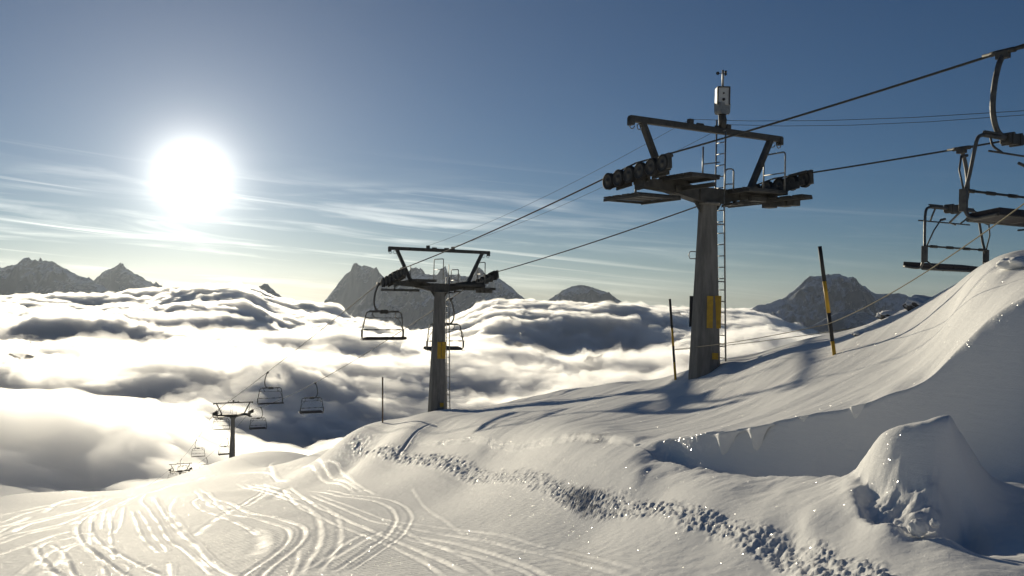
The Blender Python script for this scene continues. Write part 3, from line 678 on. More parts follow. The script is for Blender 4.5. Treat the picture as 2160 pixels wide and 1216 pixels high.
# ---------------------------------------------------------------- mesh kit for built things
class MB:
    """collects boxes, tubes and prisms into one mesh"""
    def __init__(s): s.v = []; s.f = []; s.m = []; s.sm = []
    def add(s, V, F, mi=0, smooth=False):
        o = len(s.v); s.v += [tuple(p) for p in V]
        for f in F: s.f.append([i + o for i in f]); s.m.append(mi); s.sm.append(smooth)
    def box(s, c, size, ax=None, mi=0):
        c = Vector(c); X, Y, Z = ax if ax else (Vector((1, 0, 0)), Vector((0, 1, 0)), Vector((0, 0, 1)))
        h = [k / 2 for k in size]
        b = min(h) * 0.16
        # bevelled box: eight corners each split along three faces
        V = []; idx = {}
        for sx in (-1, 1):
            for sy in (-1, 1):
                for sz in (-1, 1):
                    for k in range(3):
                        q = [sx * (h[0] - b), sy * (h[1] - b), sz * (h[2] - b)]
                        q[k] += (sx, sy, sz)[k] * b
                        idx[sx, sy, sz, k] = len(V); V.append(c + X * q[0] + Y * q[1] + Z * q[2])
        F = []
        for k in range(3):
            a, d = [i for i in range(3) if i != k]
            for sg in (-1, 1):
                def key(u, w):
                    t = [0, 0, 0]; t[k] = sg; t[a] = u; t[d] = w; return idx[t[0], t[1], t[2], k]
                F.append([key(-1, -1), key(1, -1), key(1, 1), key(-1, 1)])
        for k in range(3):
            a, d = [i for i in range(3) if i != k]
            for u in (-1, 1):
                for w in (-1, 1):
                    def key(e, m):
                        t = [0, 0, 0]; t[k] = e; t[a] = u; t[d] = w; return idx[t[0], t[1], t[2], m]
                    F.append([key(-1, a), key(1, a), key(1, d), key(-1, d)])
        for sx in (-1, 1):
            for sy in (-1, 1):
                for sz in (-1, 1): F.append([idx[sx, sy, sz, k] for k in range(3)])
        s.add(V, F, mi)
    def tube(s, pts, r, n=8, mi=0, r2=None, cap=True):
        pts = [Vector(p) for p in pts]; m = len(pts); V = []; F = []
        up = None
        for i, p in enumerate(pts):
            d = (pts[min(i + 1, m - 1)] - pts[max(i - 1, 0)]).normalized()
            if up is None:
                up = Vector((0, 0, 1)) if abs(d.z) < 0.9 else Vector((1, 0, 0))
            a = d.cross(up); a = a.normalized() if a.length > 1e-6 else d.orthogonal().normalized()
            b = a.cross(d).normalized(); up = b
            rr = r if r2 is None else r + (r2 - r) * i / (m - 1)
            for k in range(n):
                t = 2 * math.pi * k / n
                V.append(p + a * math.cos(t) * rr + b * math.sin(t) * rr)
        for i in range(m - 1):
            for k in range(n):
                F.append([i * n + k, i * n + (k + 1) % n, (i + 1) * n + (k + 1) % n, (i + 1) * n + k])
        s.add(V, F, mi, True)
        if cap: s.add(V[:n], [list(range(n))[::-1]], mi); s.add(V[-n:], [list(range(n))], mi)
    def prism(s, poly, y0, y1, mi=0):
        """polygon in x, z swept along y"""
        n = len(poly); V = [(x, y0, z) for x, z in poly] + [(x, y1, z) for x, z in poly]
        F = [list(range(n)), list(range(2 * n - 1, n - 1, -1))] + [[i + n, (i + 1) % n + n, (i + 1) % n, i] for i in range(n)]
        s.add(V, F, mi)
    def lathe(s, prof, c, axis, n=20, mis=None):
        """profile of (radius, height) turned round an axis"""
        c = Vector(c); A = Vector(axis).normalized(); B = A.orthogonal().normalized(); D = A.cross(B)
        V = []
        for r, h in prof:
            for k in range(n):
                t = 2 * math.pi * k / n; V.append(c + A * h + (B * math.cos(t) + D * math.sin(t)) * r)
        for i in range(len(prof) - 1):
            s.add([V[j] for j in range(i * n, (i + 2) * n)], [[k, (k + 1) % n, (k + 1) % n + n, k + n] for k in range(n)], mis[i] if mis else 0, True)
    def build(s, name, mats, parent=None, smooth=None):
        me = bpy.data.meshes.new(name); me.from_pydata(s.v, [], s.f)
        for m in (mats if isinstance(mats, (list, tuple)) else [mats]): me.materials.append(m)
        me.polygons.foreach_set('material_index', s.m); me.polygons.foreach_set('use_smooth', s.sm)
        me.update()
        bm = bmesh.new(); bm.from_mesh(me); bmesh.ops.remove_doubles(bm, verts=bm.verts, dist=1e-6)
        bmesh.ops.recalc_face_normals(bm, faces=bm.faces); bm.to_mesh(me); bm.free()
        o = bpy.data.objects.new(name, me); COL.objects.link(o)
        if parent is not None: o.parent = parent
        return o
def empty(name, loc, label, cat, group=None, rot=None):
    o = bpy.data.objects.new(name, None); o.empty_display_size = 0.2; COL.objects.link(o)
    o.location = loc
    if rot is not None: o.rotation_euler = rot
    o['label'] = label; o['category'] = cat
    if group: o['group'] = group
    return o
def tag(o, label, cat, group=None):
    o['label'] = label; o['category'] = cat
    if group: o['group'] = group
    return o
def spline(P, n=8):
    """Catmull-Rom through points"""
    P = [Vector(p) for p in P]; Q = [2 * P[0] - P[1]] + P + [2 * P[-1] - P[-2]]; out = []
    for i in range(1, len(Q) - 2):
        a, b, c, d = Q[i - 1:i + 3]
        for k in range(n):
            t = k / n
            out.append(0.5 * (2 * b + (c - a) * t + (2 * a - 5 * b + 4 * c - d) * t * t + (3 * b - a - 3 * c + d) * t ** 3))
    out.append(P[-1]); return out

# ---------------------------------------------------------------- materials of the lift
def worn_mat(name, base, dark, rough=0.55, metal=0.0, scale=6.0, streak=True, bump=0.15):
    m = bpy.data.materials.new(name); m.use_nodes = True
    t = m.node_tree; b = t.nodes['Principled BSDF']
    tc = N(t, 'ShaderNodeTexCoord')
    mp = N(t, 'ShaderNodeMapping'); mp.inputs['Scale'].default_value = (1, 1, 0.15 if streak else 1)
    t.links.new(tc.outputs['Object'], mp.inputs['Vector'])
    n = N(t, 'ShaderNodeTexNoise', inputs={'Scale': scale, 'Detail': 6.0, 'Roughness': 0.62})
    t.links.new(mp.outputs[0], n.inputs['Vector'])
    cr = N(t, 'ShaderNodeValToRGB')
    cr.color_ramp.elements[0].position = 0.36; cr.color_ramp.elements[0].color = (*dark, 1)
    cr.color_ramp.elements[1].position = 0.62; cr.color_ramp.elements[1].color = (*base, 1)
    t.links.new(n.outputs[0], cr.inputs[0]); t.links.new(cr.outputs[0], b.inputs['Base Color'])
    b.inputs['Metallic'].default_value = metal
    rr = N(t, 'ShaderNodeMapRange', inputs={1: 0.3, 2: 0.7, 3: rough - 0.1, 4: rough + 0.15})
    t.links.new(n.outputs[0], rr.inputs[0]); t.links.new(rr.outputs[0], b.inputs['Roughness'])
    bp = N(t, 'ShaderNodeBump', inputs={'Strength': bump, 'Distance': 0.01})
    t.links.new(n.outputs[0], bp.inputs['Height']); t.links.new(bp.outputs[0], b.inputs['Normal'])
    return m
M_COLUMN = worn_mat('galvanised_column', (0.25, 0.235, 0.21), (0.155, 0.144, 0.127), 0.6, 0.0, 9.0)
M_STEEL = worn_mat('weathered_steel', (0.10, 0.096, 0.086), (0.055, 0.052, 0.046), 0.6, 0.1, 7.0, False)
M_GALV = worn_mat('galvanised_tube', (0.34, 0.34, 0.33), (0.22, 0.22, 0.215), 0.45, 0.4, 12.0, False)
M_RUBBER = worn_mat('black_rubber', (0.035, 0.035, 0.035), (0.02, 0.02, 0.02), 0.8, 0.0, 14.0, False)
M_CHAIR = worn_mat('dark_chair_tube', (0.13, 0.128, 0.12), (0.075, 0.073, 0.068), 0.5, 0.2, 12.0, False)
M_SEAT = worn_mat('dark_seat_pad', (0.045, 0.038, 0.04), (0.025, 0.022, 0.024), 0.7, 0.0, 16.0, False)
M_ROPE = worn_mat('steel_rope', (0.07, 0.068, 0.062), (0.04, 0.039, 0.036), 0.75, 0.0, 60.0, False)
M_YELLOW = worn_mat('yellow_paint', (0.62, 0.38, 0.03), (0.46, 0.27, 0.03), 0.55, 0.0, 8.0, False)
M_BLACK = worn_mat('black_paint', (0.03, 0.03, 0.032), (0.018, 0.018, 0.02), 0.6, 0.0, 8.0, False)
M_WHITE = worn_mat('white_housing', (0.62, 0.62, 0.60), (0.5, 0.5, 0.48), 0.5, 0.0, 10.0, False)
M_WOOD = worn_mat('weathered_wood', (0.22, 0.15, 0.10), (0.12, 0.08, 0.055), 0.8, 0.0, 12.0)
M_CORD = worn_mat('pale_cord', (0.20, 0.18, 0.125), (0.13, 0.115, 0.08), 0.9, 0.0, 40.0, False)

# ---------------------------------------------------------------- lift towers
AZ = -0.5094
EX = Vector((math.cos(AZ), -math.sin(AZ), 0)); EY = Vector((math.sin(AZ), math.cos(AZ), 0)); EZ = Vector((0, 0, 1))
TOWERS = [(Vector((4.92, 23.12, 4.33)), 4.35, 0.092), (Vector((-3.27, 41.29, 1.99)), 5.42, 0.20),
          (Vector((-35.65, 117.92, -14.54)), 6.5, 0.226), (Vector((-75.28, 209.92, -40.17)), 7.5, 0.19)]
TOWER_LABEL = ['nearest chairlift tower with weather mast on top and two yellow plates on its column',
               'middle chairlift tower on the bank crest with one yellow plate and reddish column head',
               'slim chairlift tower standing far down the run beyond the tracked piste',
               'farthest tiny chairlift tower, its column half hidden behind the piste edge']
GAUGE, WHEEL_R = 2.281, 0.215
ZTOP = -1.894          # column head below the top beam
def sheave_wheel(parent, c, r=WHEEL_R):
    m = MB()
    w = 0.05
    prof = [(0.0, -w - .015), (0.045, -w - .015), (0.05, -w + .012), (r * .72, -w + .016), (r * .76, -w - .006), (r * .98, -w), (r, -w * .7), (r * .93, 0), (r, w * .7), (r * .98, w), (r * .76, w + .006), (r * .72, w - .016), (0.05, w - .012), (0.045, w + .015), (0.0, w + .015)]
    m.lathe(prof, (0, 0, 0), (1, 0, 0), 18, [0, 0, 0, 0, 1, 1, 1, 1, 1, 1, 0, 0, 0, 0])
    o = m.build('sheave_wheel', [M_STEEL, M_RUBBER], parent); o.location = c
    return o
def build_tower(i):
    C, hcol, slope = TOWERS[i]
    foot = ZTOP - hcol
    base = C + EZ * foot
    root = empty('lift_tower', base, TOWER_LABEL[i], 'lift tower', 'chairlift towers down the slope', (0, 0, -AZ))
    up = -foot
    def P(x, y, z): return (x, y, z + up)
    near = i < 2
    # column: tapered eight sided shaft with flange and foot plate
    m = MB(); r0, r1 = 0.42, 0.235; n = 8; rows = [(r0, foot - 1.6), (r0, foot), (r1 + (r0 - r1) * .5, foot + hcol * .5), (r1, ZTOP)]
    V = []; F = []
    for r, z in rows:
        for k in range(n):
            t = 2 * math.pi * (k + .5) / n; V.append(P(r * math.cos(t), r * math.sin(t), z))
    for a in range(len(rows) - 1):
        for k in range(n): F.append([a * n + k, a * n + (k + 1) % n, (a + 1) * n + (k + 1) % n, (a + 1) * n + k])
    m.add(V, F)
    m.lathe([(0.0, ZTOP + .03), (.31, ZTOP + .03), (.31, ZTOP - .03), (.2, ZTOP - .03)], P(0, 0, 0), (0, 0, 1), 12)
    m.build('column', M_COLUMN, root)
    # crossarm: tapered box, gusset head
    m = MB()
    m.prism([(x, z + up) for x, z in ((-2.16, -1.46), (-2.16, -1.62), (-1.30, -1.68), (-.30, ZTOP + .02), (.30, ZTOP + .02), (1.30, -1.68), (2.16, -1.62), (2.16, -1.46), (1.3, -1.36), (.5, -1.5), (-.5, -1.5), (-1.3, -1.36))], -.17, .17)
    for sx in (-1, 1):
        m.prism([(x * sx, z + up) for x, z in ((.25, ZTOP - .22), (.25, ZTOP + .01), (.5, ZTOP + .10))], -.02, .02)
        m.box(P(sx * 1.05, -.185, -1.6), (.3, .03, .16)); m.box(P(sx * .4, -.185, -1.7), (.03, .03, .3))
    m.build('crossarm', M_STEEL, root)
    # top beam, struts, lifting rings
    m = MB()
    m.box(P(0, 0, 0), (5.0, .15, .15))
    for sx in (-1, 1):
        m.box(P(sx * 2.45, 0, -.06), (.1, .2, .2)); m.box(P(sx * .62, 0, .13), (.14, .12, .13)); m.box(P(sx * .3, 0, .1), (.22, .05, .05))
    m.build('top_beam', M_STEEL, root)
    for sx in (-1, 1):
        m = MB(); a = Vector(P(sx * 2.12, 0, -.04)); b = Vector(P(sx * 1.42, 0, -1.42))
        d = (b - a).normalized(); xx = d.cross(Vector((0, 1, 0))).normalized()
        m.box((a + b) / 2, (.13, .16, (b - a).length), (xx, Vector((0, 1, 0)), d))
        m.box(P(sx * 1.42, 0, -1.40), (.34, .24, .04))
        m.build('strut', M_STEEL, root)
        if near:
            m = MB()
            for q in (2.42, 2.2):
                m.tube([P(sx * q + .07 * math.cos(t), 0, -.17 + .07 * math.sin(t)) for t in np.linspace(0.6, 6.4, 12)], .013, 5)
            m.build('lifting_ring', M_GALV, root)
    # sheave trains
    for sx in (-1, 1):
        tr = MB()
        zc = -1.286
        D = Vector((0, 1, -slope)).normalized(); Z2 = Vector((0, slope, 1)).normalized()
        cc = Vector(P(sx * GAUGE, 0, zc)); off = Vector((-sx * .12, 0, 0))
        ax = (Vector((1, 0, 0)), D, Z2)
        tr.box(cc + off - Z2 * .10, (.05, 2.3, .13), ax)
        for q in (-.72, 0, .72):
            tr.box(cc + off * 1.45 + D * q - Z2 * .16, (.05, .62, .15), ax)
        tr.box(cc + off * 1.4 - Z2 * .26, (.14, .42, .24), ax)
        tr.box(Vector(P(sx * 2.08, 0, -1.50)), (.22, .3, .2))
        tr.box(cc + D * -1.22 + Z2 * .02, (.09, .20, .36), ax)      # rope catcher uphill
        tr.box(cc + off - D * .95 + Z2 * .16, (.05, .6, .06), ax)
        train = tr.build('sheave_train', M_STEEL, root)
        k = 6 if near else 5
        for j in range(k):
            c = cc + D * (-1.065 + 2.19 * j / (k - 1))
            sheave_wheel(train, c, WHEEL_R if near else .22)
    # catwalks with separate boards
    def deck(x0, x1, y0, y1, z, n, along='x', gap=.35):
        m = MB(); 
        for e in ((x0 + .06), (x1 - .06)): m.box(P(e, (y0 + y1) / 2, z - .06), (.05, y1 - y0, .07))
        m.box(P((x0 + x1) / 2, y0 + .04, z - .05), (x1 - x0 - .08, .05, .06)); m.box(P((x0 + x1) / 2, y1 - .04, z - .05), (x1 - x0 - .08, .05, .06))
        d = m.build('catwalk', M_STEEL, root)
        st = (y1 - y0) / n
        for q in range(n):
            b = MB(); b.box(P((x0 + x1) / 2, y0 + st * (q + .5), z), (x1 - x0, st * (1 - gap), .035)); b.build('board', M_STEEL, d)
    deck(-2.38, -1.08, -.3, 1.25, -1.80, 4, gap=.28)
    deck(-1.62, -.70, -1.25, -.1, -1.36, 4, gap=.12)
    deck(.45, 1.85, -.95, -.2, -1.52, 3, gap=.22)
    deck(1.72, 2.08, -1.55, 1.45, -1.66, 7, gap=.25)
    m = MB(); m.tube([P(-2.05, .3, -1.30), P(-2.05, .3, -1.82)], .03, 6); m.build('hanger_post', M_GALV, root)
    m = MB(); m.box(P(-1.0, -.75, -1.60), (.06, 1.2, .10)); m.build('deck_bearer', M_STEEL, root)
    if near:
        m = MB()
        for q, s_ in ((.1, .3), (.75, .26), (1.15, .2)): m.box(P(1.95 + .05 * q, -.1 - q * .75, -1.80), (.28, s_, .16))
        m.box(P(1.25, -.45, -1.72), (.5, .16, .12)); m.box(P(.75, -.3, -1.84), (.3, .12, .07)); m.box(P(.45, -.35, -1.9), (.2, .3, .05))
        m.build('junction_box', M_STEEL, root)
    # guard rails
    def loop(x0, y0, x1, y1, z0, z1, bar=.5):
        m = MB(); c = .07
        a = Vector((x0, y0, 0)); b = Vector((x1, y1, 0)); d = (b - a).normalized() * c
        m.tube([P(x0, y0, z0), P(x0, y0, z1 - c), P(*(a + d * .3 + EZ * (z1 - c * .3))), P(*(a + d + EZ * z1)), P(*(b - d + EZ * z1)), P(*(b - d * .3 + EZ * (z1 - c * .3))), P(x1, y1, z1 - c), P(x1, y1, z0)], .021, 6)
        zb = z0 + (z1 - z0) * bar
        m.tube([P(x0, y0, zb), P(x1, y1, zb)], .016, 5)
        m.build('guard_rail', M_GALV, root)
    loop(1.9, -.75, 1.9, .0, -1.55, -.48)
    if i == 0:
        m = MB(); m.tube([P(-.55, -.42, -1.34), P(-.55, -.42, -.55)], .022, 6); m.tube([P(-.55, -.42, -.98), P(.36, .0, -.80)], .016, 5)
        m.build('guard_rail', M_GALV, root)
        loop(.36, -.22, .48, -.40, -1.55, -1.0, .3)
    else:
        loop(-.35, -.1, -.35, -1.1, -1.34, -.42)
        if i == 1:
            loop(.65, .2, .65, -.55, -1.5, -.85, .25)
        m = MB(); m.tube([P(-1.55, -.25, -1.36), P(-1.55, -.25, -.75)], .02, 6); m.build('guard_rail', M_GALV, root); m = MB(); m.tube([P(.36, -.15, -1.5), P(.36, -.15, -.62)], .02, 6)
        m.build('guard_rail', M_GALV, root)
    # ladder along the column
    if near:
        m = MB(); top = .32 if i == 0 else -1.2
        def lx(z): 
            f = min(1, max(0, (z - foot) / hcol)); return (r0 + (r1 - r0) * f) * .96 + .17
        for yy, tp in ((-.17, -.05 if i == 0 else top), (.17, top)):
            m.tube([P(lx(foot), yy, foot - .4), P(lx(ZTOP), yy, ZTOP), P(lx(ZTOP), yy, tp)], .022, 6)
        for z in (foot + .8, foot + hcol * .55, ZTOP - .5): m.box(P(lx(z) - .09, 0, z), (.2, .26, .03))
        lad = m.build('ladder', M_GALV, root)
        z = foot + .15
        while z < top - .3:
            b = MB(); b.tube([P(lx(z), -.17, z), P(lx(z), .17, z)], .014, 5); b.build('rung', M_GALV, lad); z += .29
    # number plates and boxes on the column (seen from uphill)
    def plate(x, y, z, w, h, mat, name, d=.025, ang=0.0):
        m = MB(); X = Vector((math.cos(ang), math.sin(ang), 0)); Y = Vector((-math.sin(ang), math.cos(ang), 0))
        m.box(P(x, y, z), (w, d, h), (X, Y, EZ)); m.build(name, mat, root)
    if i == 0:
        zf = foot + 1.62
        plate(-.165, -.345, zf, .15, .80, M_YELLOW, 'yellow_plate', .02, -.72)
        plate(.085, -.350, zf, .17, .82, M_YELLOW, 'yellow_plate', .02, -.72)
        plate(-.03, -.42, foot + .52, .15, .16, M_YELLOW, 'yellow_plate', .02, -.72)
        plate(-.275, .235, zf, .09, .78, M_BLACK, 'dark_plate', .05, -.72)
        m = MB(); zz = foot + 3.05
        m.tube([P(-.19, .17, zz + .09), P(-.32, .27, zz + .09), P(-.345, .29, zz), P(-.32, .27, zz - .09), P(-.19, .17, zz - .09)], .014, 5); m.build('cable_bracket', M_GALV, root)
    elif i == 1:
        zf = foot + 2.82
        plate(-.127, -.371, zf, .17, .75, M_YELLOW, 'yellow_plate', .02, -.43)
        plate(.075, -.400, zf, .19, .76, M_YELLOW, 'yellow_plate', .02, -.43)
        plate(.03, -.43, foot + .38, .16, .18, M_YELLOW, 'yellow_plate', .02, -.43)
    elif i == 2:
        m = MB(); m.lathe([(0, -.14), (.1, -.1), (.14, 0), (.1, .1), (0, .14)], P(0, 0, .2), (0, 0, 1), 10); m.build('beacon', M_BLACK, root)
    return root
towers = [build_tower(i) for i in range(4)]

# weather station on the top beam of the nearest tower
def build_station():
    C = TOWERS[0][0]; o = C + EX * .42 + EZ * .09
    root = empty('weather_station', o, 'white instrument housing with cup anemometer on mast above nearest tower', 'weather station', None, (0, 0, -AZ))
    m = MB(); m.tube([(0, 0, -.02), (0, 0, .35)], .085, 10, r2=.10); m.tube([(.07, -.05, 0), (.09, -.05, .22), (.05, -.03, .36)], .02, 5); m.tube([(-.08, -.05, 0), (-.09, -.05, .2), (-.05, -.03, .36)], .02, 5)
    m.build('mount', M_STEEL, root)
    m = MB(); m.prism([(-.13, .34), (.13, .34), (.16, .40), (.17, .62), (-.17, .62), (-.16, .40)], -.12, .12); m.build('lower_housing', M_GALV, root)
    m = MB(); ang = .5
    X = Vector((math.cos(ang), -math.sin(ang), 0)); Y = Vector((math.sin(ang), math.cos(ang), 0))
    m.box((0, 0, .80), (.34, .24, .46), (X, Y, EZ))
    h = m.build('housing', M_WHITE, root)
    f = MB()
    for sx in (-1, 1): f.box(Vector((0, 0, .80)) + X * sx * .15 - Y * .13, (.035, .03, .46), (X, Y, EZ))
    f.box(Vector((0, 0, 1.02)) - Y * .13, (.30, .03, .03), (X, Y, EZ)); f.build('frame', M_STEEL, h)
    f = MB(); f.lathe([(0, .03), (.035, .03), (.035, 0), (.0, 0)], Vector((0, 0, .70)) - Y * .125, -Y, 10); f.lathe([(0, .02), (.022, .02), (.022, 0), (.0, 0)], Vector((0, 0, .86)) - Y * .125, -Y, 10); f.build('port', M_BLACK, h)
    m = MB(); m.tube([(0, 0, 1.02), (0, 0, 1.38), (0, 0, 1.48)], .028, 8); m.build('mast', M_GALV, root)
    for a in (.4, 2.5, 4.6):
        m = MB(); e = Vector((math.cos(a) * .13, math.sin(a) * .13, 1.40)); m.tube([(0, 0, 1.40), e], .008, 5)
        m.lathe([(.0, -.045), (.03, -.035), (.045, 0), (.04, .002), (.0, -.03)], e, (-math.sin(a), math.cos(a), 0), 10)
        m.build('anemometer_cup', M_BLACK, root)
build_station()

# ---------------------------------------------------------------- haul ropes
def rope_anchor(i, side):
    C = TOWERS[i][0]; return C + EX * side * GAUGE + EZ * (-1.286 + WHEEL_R + .015)
ROPE = {}
def rope_path(side):
    a = [rope_anchor(i, side) for i in range(4)]
    s0 = .083 if side < 0 else .034
    pts = []
    q0 = a[0] - EY * 26 + EZ * (s0 * 26 + .5)
    def span(p, q, sag, n):
        return [p.lerp(q, k / n) - EZ * (4 * sag * (k / n) * (1 - k / n)) for k in range(n)]
    pts += span(q0, a[0], .35 if side < 0 else .3, 30) + span(a[0], a[1], .12, 24) + span(a[1], a[2], SAG23[side], 60) + span(a[2], a[3], 1.0, 50)
    end = a[3] + EY * 60 - EZ * 17
    pts += span(a[3], end, .6, 20) + [end]
    return pts
SAG23 = {-1: .15, 1: .85}
def px_of(p):
    p = Vector(p); z = p.dot(_F); return (PW / 2 + FOC * p.dot(_X) / z, PH / 2 - FOC * p.dot(_Y) / z)
for side in (-1, 1):
    ROPE[side] = rope_path(side)
    m = MB(); m.tube(ROPE[side], .021, 6)
    o = m.build('haul_rope', M_ROPE)
    tag(o, ['left haul cable of the chairlift running over the left pulley trains', 'right haul cable of the chairlift running over the right pulley trains'][side > 0], 'cable', 'haul cables of the chairlift')
def on_rope(side, px, ymin=0, ymax=1e9):
    """point of a rope that is seen at image column px"""
    R_ = ROPE[side]
    for p, q in zip(R_[:-1], R_[1:]):
        if q.y < ymin or p.y > ymax or p.y < 1 : continue
        a = px_of(p)[0]; b = px_of(q)[0]
        if (a - px) * (b - px) <= 0 and a != b: return p.lerp(q, (px - a) / (b - a))
    raise ValueError((side, px))
# signal wires slung between the top beams
def wire(pts, label, r=.0055):
    m = MB(); m.tube(pts, r, 4); o = m.build('signal_wire', M_ROPE); tag(o, label, 'wire', 'signal wires between the tower beams'); return o
for k, xo in enumerate((-.62, .62)):
    p0 = TOWERS[0][0] + EX * xo + EZ * .19; p1 = TOWERS[1][0] + EX * xo + EZ * .19
    g = at(2160, 234 if k == 0 else 243, 1)
    # where a wire hung parallel to the lift crosses the right edge of the view
    tt = (g.x * p0.y - p0.x) / (-EY.x + g.x * EY.y); q = p0 - EY * tt; q.z = g.z * q.y
    s = (q.z - p0.z) / tt; e = p0 - EY * tt * 1.6 + EZ * (s * tt * 1.6 + .25)
    up_pts = [e, q] + [p0.lerp(q, f) - EZ * .10 * 4 * f * (1 - f) for f in (.75, .5, .25)] + [p0]
    wire(up_pts + [p0.lerp(p1, f) - EZ * .25 * 4 * f * (1 - f) for f in np.linspace(.1, 1, 10)],
         'thin upper signal wire tied to the top beam left of the mast' if k == 0 else 'thin lower signal wire tied to the top beam right of the mast')

# ---------------------------------------------------------------- chairs
def build_chair():
    root = bpy.data.objects.new('lift_chair', None); root.empty_display_size = .2; COL.objects.link(root)
    m = MB(); m.tube([(0, -.2, -.005), (0, -.13, .0), (0, .13, 0), (0, .2, -.005)], .042, 8); m.box((0, 0, -.05), (.10, .20, .12)); m.tube([(0, -.33, .0), (0, .33, .0)], .028, 8)
    m.build('grip', M_STEEL, root)
    m = MB(); m.tube(spline([(-.0, 0, -.05), (-.10, 0, -.22), (-.19, 0, -.50), (-.23, 0, -.80), (-.21, 0, -1.02), (-.12, 0, -1.21), (-.0, 0, -1.29), (.12, 0, -1.31)], 5), .043, 8)
    m.build('hanger', M_CHAIR, root)
    cx, zt, zs = .27, -1.32, -2.62
    m = MB(); m.box((cx, 0, zt), (.38, .17, .16)); m.box((cx - .1, 0, zt), (.05, .20, .19)); m.box((cx + .1, 0, zt), (.05, .20, .19))
    m.build('suspension_block', M_STEEL, root)
    m = MB(); m.tube([(cx - .72, .0, zt), (cx + .72, 0, zt)], .036, 8); 
    for sx in (-1, 1): m.box((cx + sx * .52, -.02, zt + .045), (.42, .05, .03))
    m.build('axle', M_CHAIR, root)
    for sx in (-1, 1):
        m = MB()
        m.tube(spline([(cx + sx * .70, 0, zt), (cx + sx * .84, .0, zt - .05), (cx + sx * .90, .01, zt - .22), (cx + sx * .96, .05, zt - .62), (cx + sx * 1.02, .10, zt - .98), (cx + sx * 1.02, .06, zs + .12), (cx + sx * .99, -.05, zs + .02), (cx + sx * .98, -.42, zs + .06)], 5), .028, 7)
        m.box((cx + sx * 1.02, .10, zs + .30), (.06, .12, .34))
        m.build('side_frame', M_CHAIR, root)
    # seat: tray tubes and four pads, low back
    m = MB()
    m.tube([(cx - .98, -.42, zs + .06), (cx + .98, -.42, zs + .06)], .026, 7); m.tube([(cx - 1.0, .04, zs + .0), (cx + 1.0, .04, zs + .0)], .03, 7)
    for q in (-.5, 0, .5): m.tube([(cx + q, .04, zs), (cx + q, -.42, zs + .055)], .018, 6)
    m.build('seat_tray', M_CHAIR, root)
    for q in range(4):
        m = MB(); m.box((cx - .735 + .49 * q, -.20, zs + .075), (.475, .50, .11), (Vector((1, 0, 0)), Vector((0, 1, -.12)).normalized(), Vector((0, .12, 1)).normalized()))
        m.build('seat_pad', M_SEAT, root)
    m = MB(); m.tube([(cx - 1.0, .15, zs + .46), (cx + 1.0, .15, zs + .46)], .02, 6)
    for q in (-.8, -.28, .28, .8): m.tube([(cx + q - .1, .15, zs + .46), (cx + q + .1, .15, zs + .46)], .032, 7)
    m.build('back_rail', M_STEEL, root)
    # safety bar swung up, with hooks on the axle
    m = MB()
    m.tube(spline([(cx - .55, 0, zt), (cx - .57, -.06, zt - .16), (cx - .50, -.16, zt - .27)], 4), .02, 6); m.tube(spline([(cx + .55, 0, zt), (cx + .57, -.06, zt - .16), (cx + .50, -.16, zt - .27)], 4), .02, 6)
    m.tube([(cx - .85, -.18, zt - .28), (cx + .85, -.18, zt - .28)], .016, 6)
    m.build('safety_bar', M_CHAIR, root)
    for sx in (-1, 1):
        m = MB(); m.tube([(cx + sx * 1.0, .1, zs + .40), (cx + sx * .93, .24, zs + .78), (cx + sx * .80, .30, zs + 1.0)], .016, 6); m.tube([(cx + sx * .80, .30, zs + 1.0), (cx + sx * .66, .30, zs + 1.03)], .026, 6)
        m.tube([(cx + sx * 1.0, .08, zs + .2), (cx + sx * .97, .36, zs - .02), (cx + sx * .80, .38, zs - .04)], .016, 6)
        m.build('foot_rest', M_CHAIR, root)
    return root
chair0 = build_chair()
CHAIRS = [(-1, 2117, 0, 20, 'nearest chair, cut by the right edge, hanging on a thick bent arm'),
          (1, 2029, 10, 24, 'near chair over the snow ridge, hanging from the right cable with dark seat ends'),
          (-1, 800, 38, 60, 'chair hanging just under the left pulleys of the middle tower'),
          (1, 950, 41.5, 70, 'chair half hidden behind the column of the middle tower'),
          (-1, 565, 60, 110, 'larger of two free hanging chairs between middle and slim towers, on the left cable'),
          (1, 665, 60, 110, 'chair hanging low on the right cable, third object from pole on the crest'),
          (1, 550, 80, 117, 'small chair on the right cable just right of the slim tower'),
          (-1, 463, 100, 140, 'small chair on the left cable behind the slim tower column'),
          (-1, 415, 119, 190, 'small pale chair on the left cable above the farthest tower'),
          (1, 479, 119, 190, 'small chair peeping out left of the slim tower column on the right cable'),
          (1, 435, 130, 205, 'tiny chair just above the piste edge right of the farthest tower'),
          (-1, 383, 160, 209, 'tiny chair in front of the farthest tower beam'),
          (-1, 362, 150, 209.5, 'tiny chair at the piste edge left of the farthest tower column'),
          (1, 404, 205, 260, 'tiny chair behind the right arm of the farthest tower')]
CHAIRS[5] = (1, 665, 60, 110, 'free hanging chair on the right cable between the middle and slim towers')
first = True
for side, px, y0, y1, lab in CHAIRS:
    try: p = on_rope(side, px, y0, y1)
    except ValueError: print('no rope at', side, px); continue
    if first: c = chair0; first = False
    else:
        c = chair0.copy(); COL.objects.link(c)
        for ch in chair0.children:
            d = ch.copy(); COL.objects.link(d); d.parent = c
    c.location = p; c.rotation_euler = (0, 0, -AZ if side < 0 else -AZ + math.pi)
    c['label'] = lab; c['category'] = 'lift chair'; c['group'] = 'chairs hanging from the lift cables'
    print('CHAIR', side, px, tuple(round(v, 1) for v in p), tuple(round(v) for v in px_of(p)))
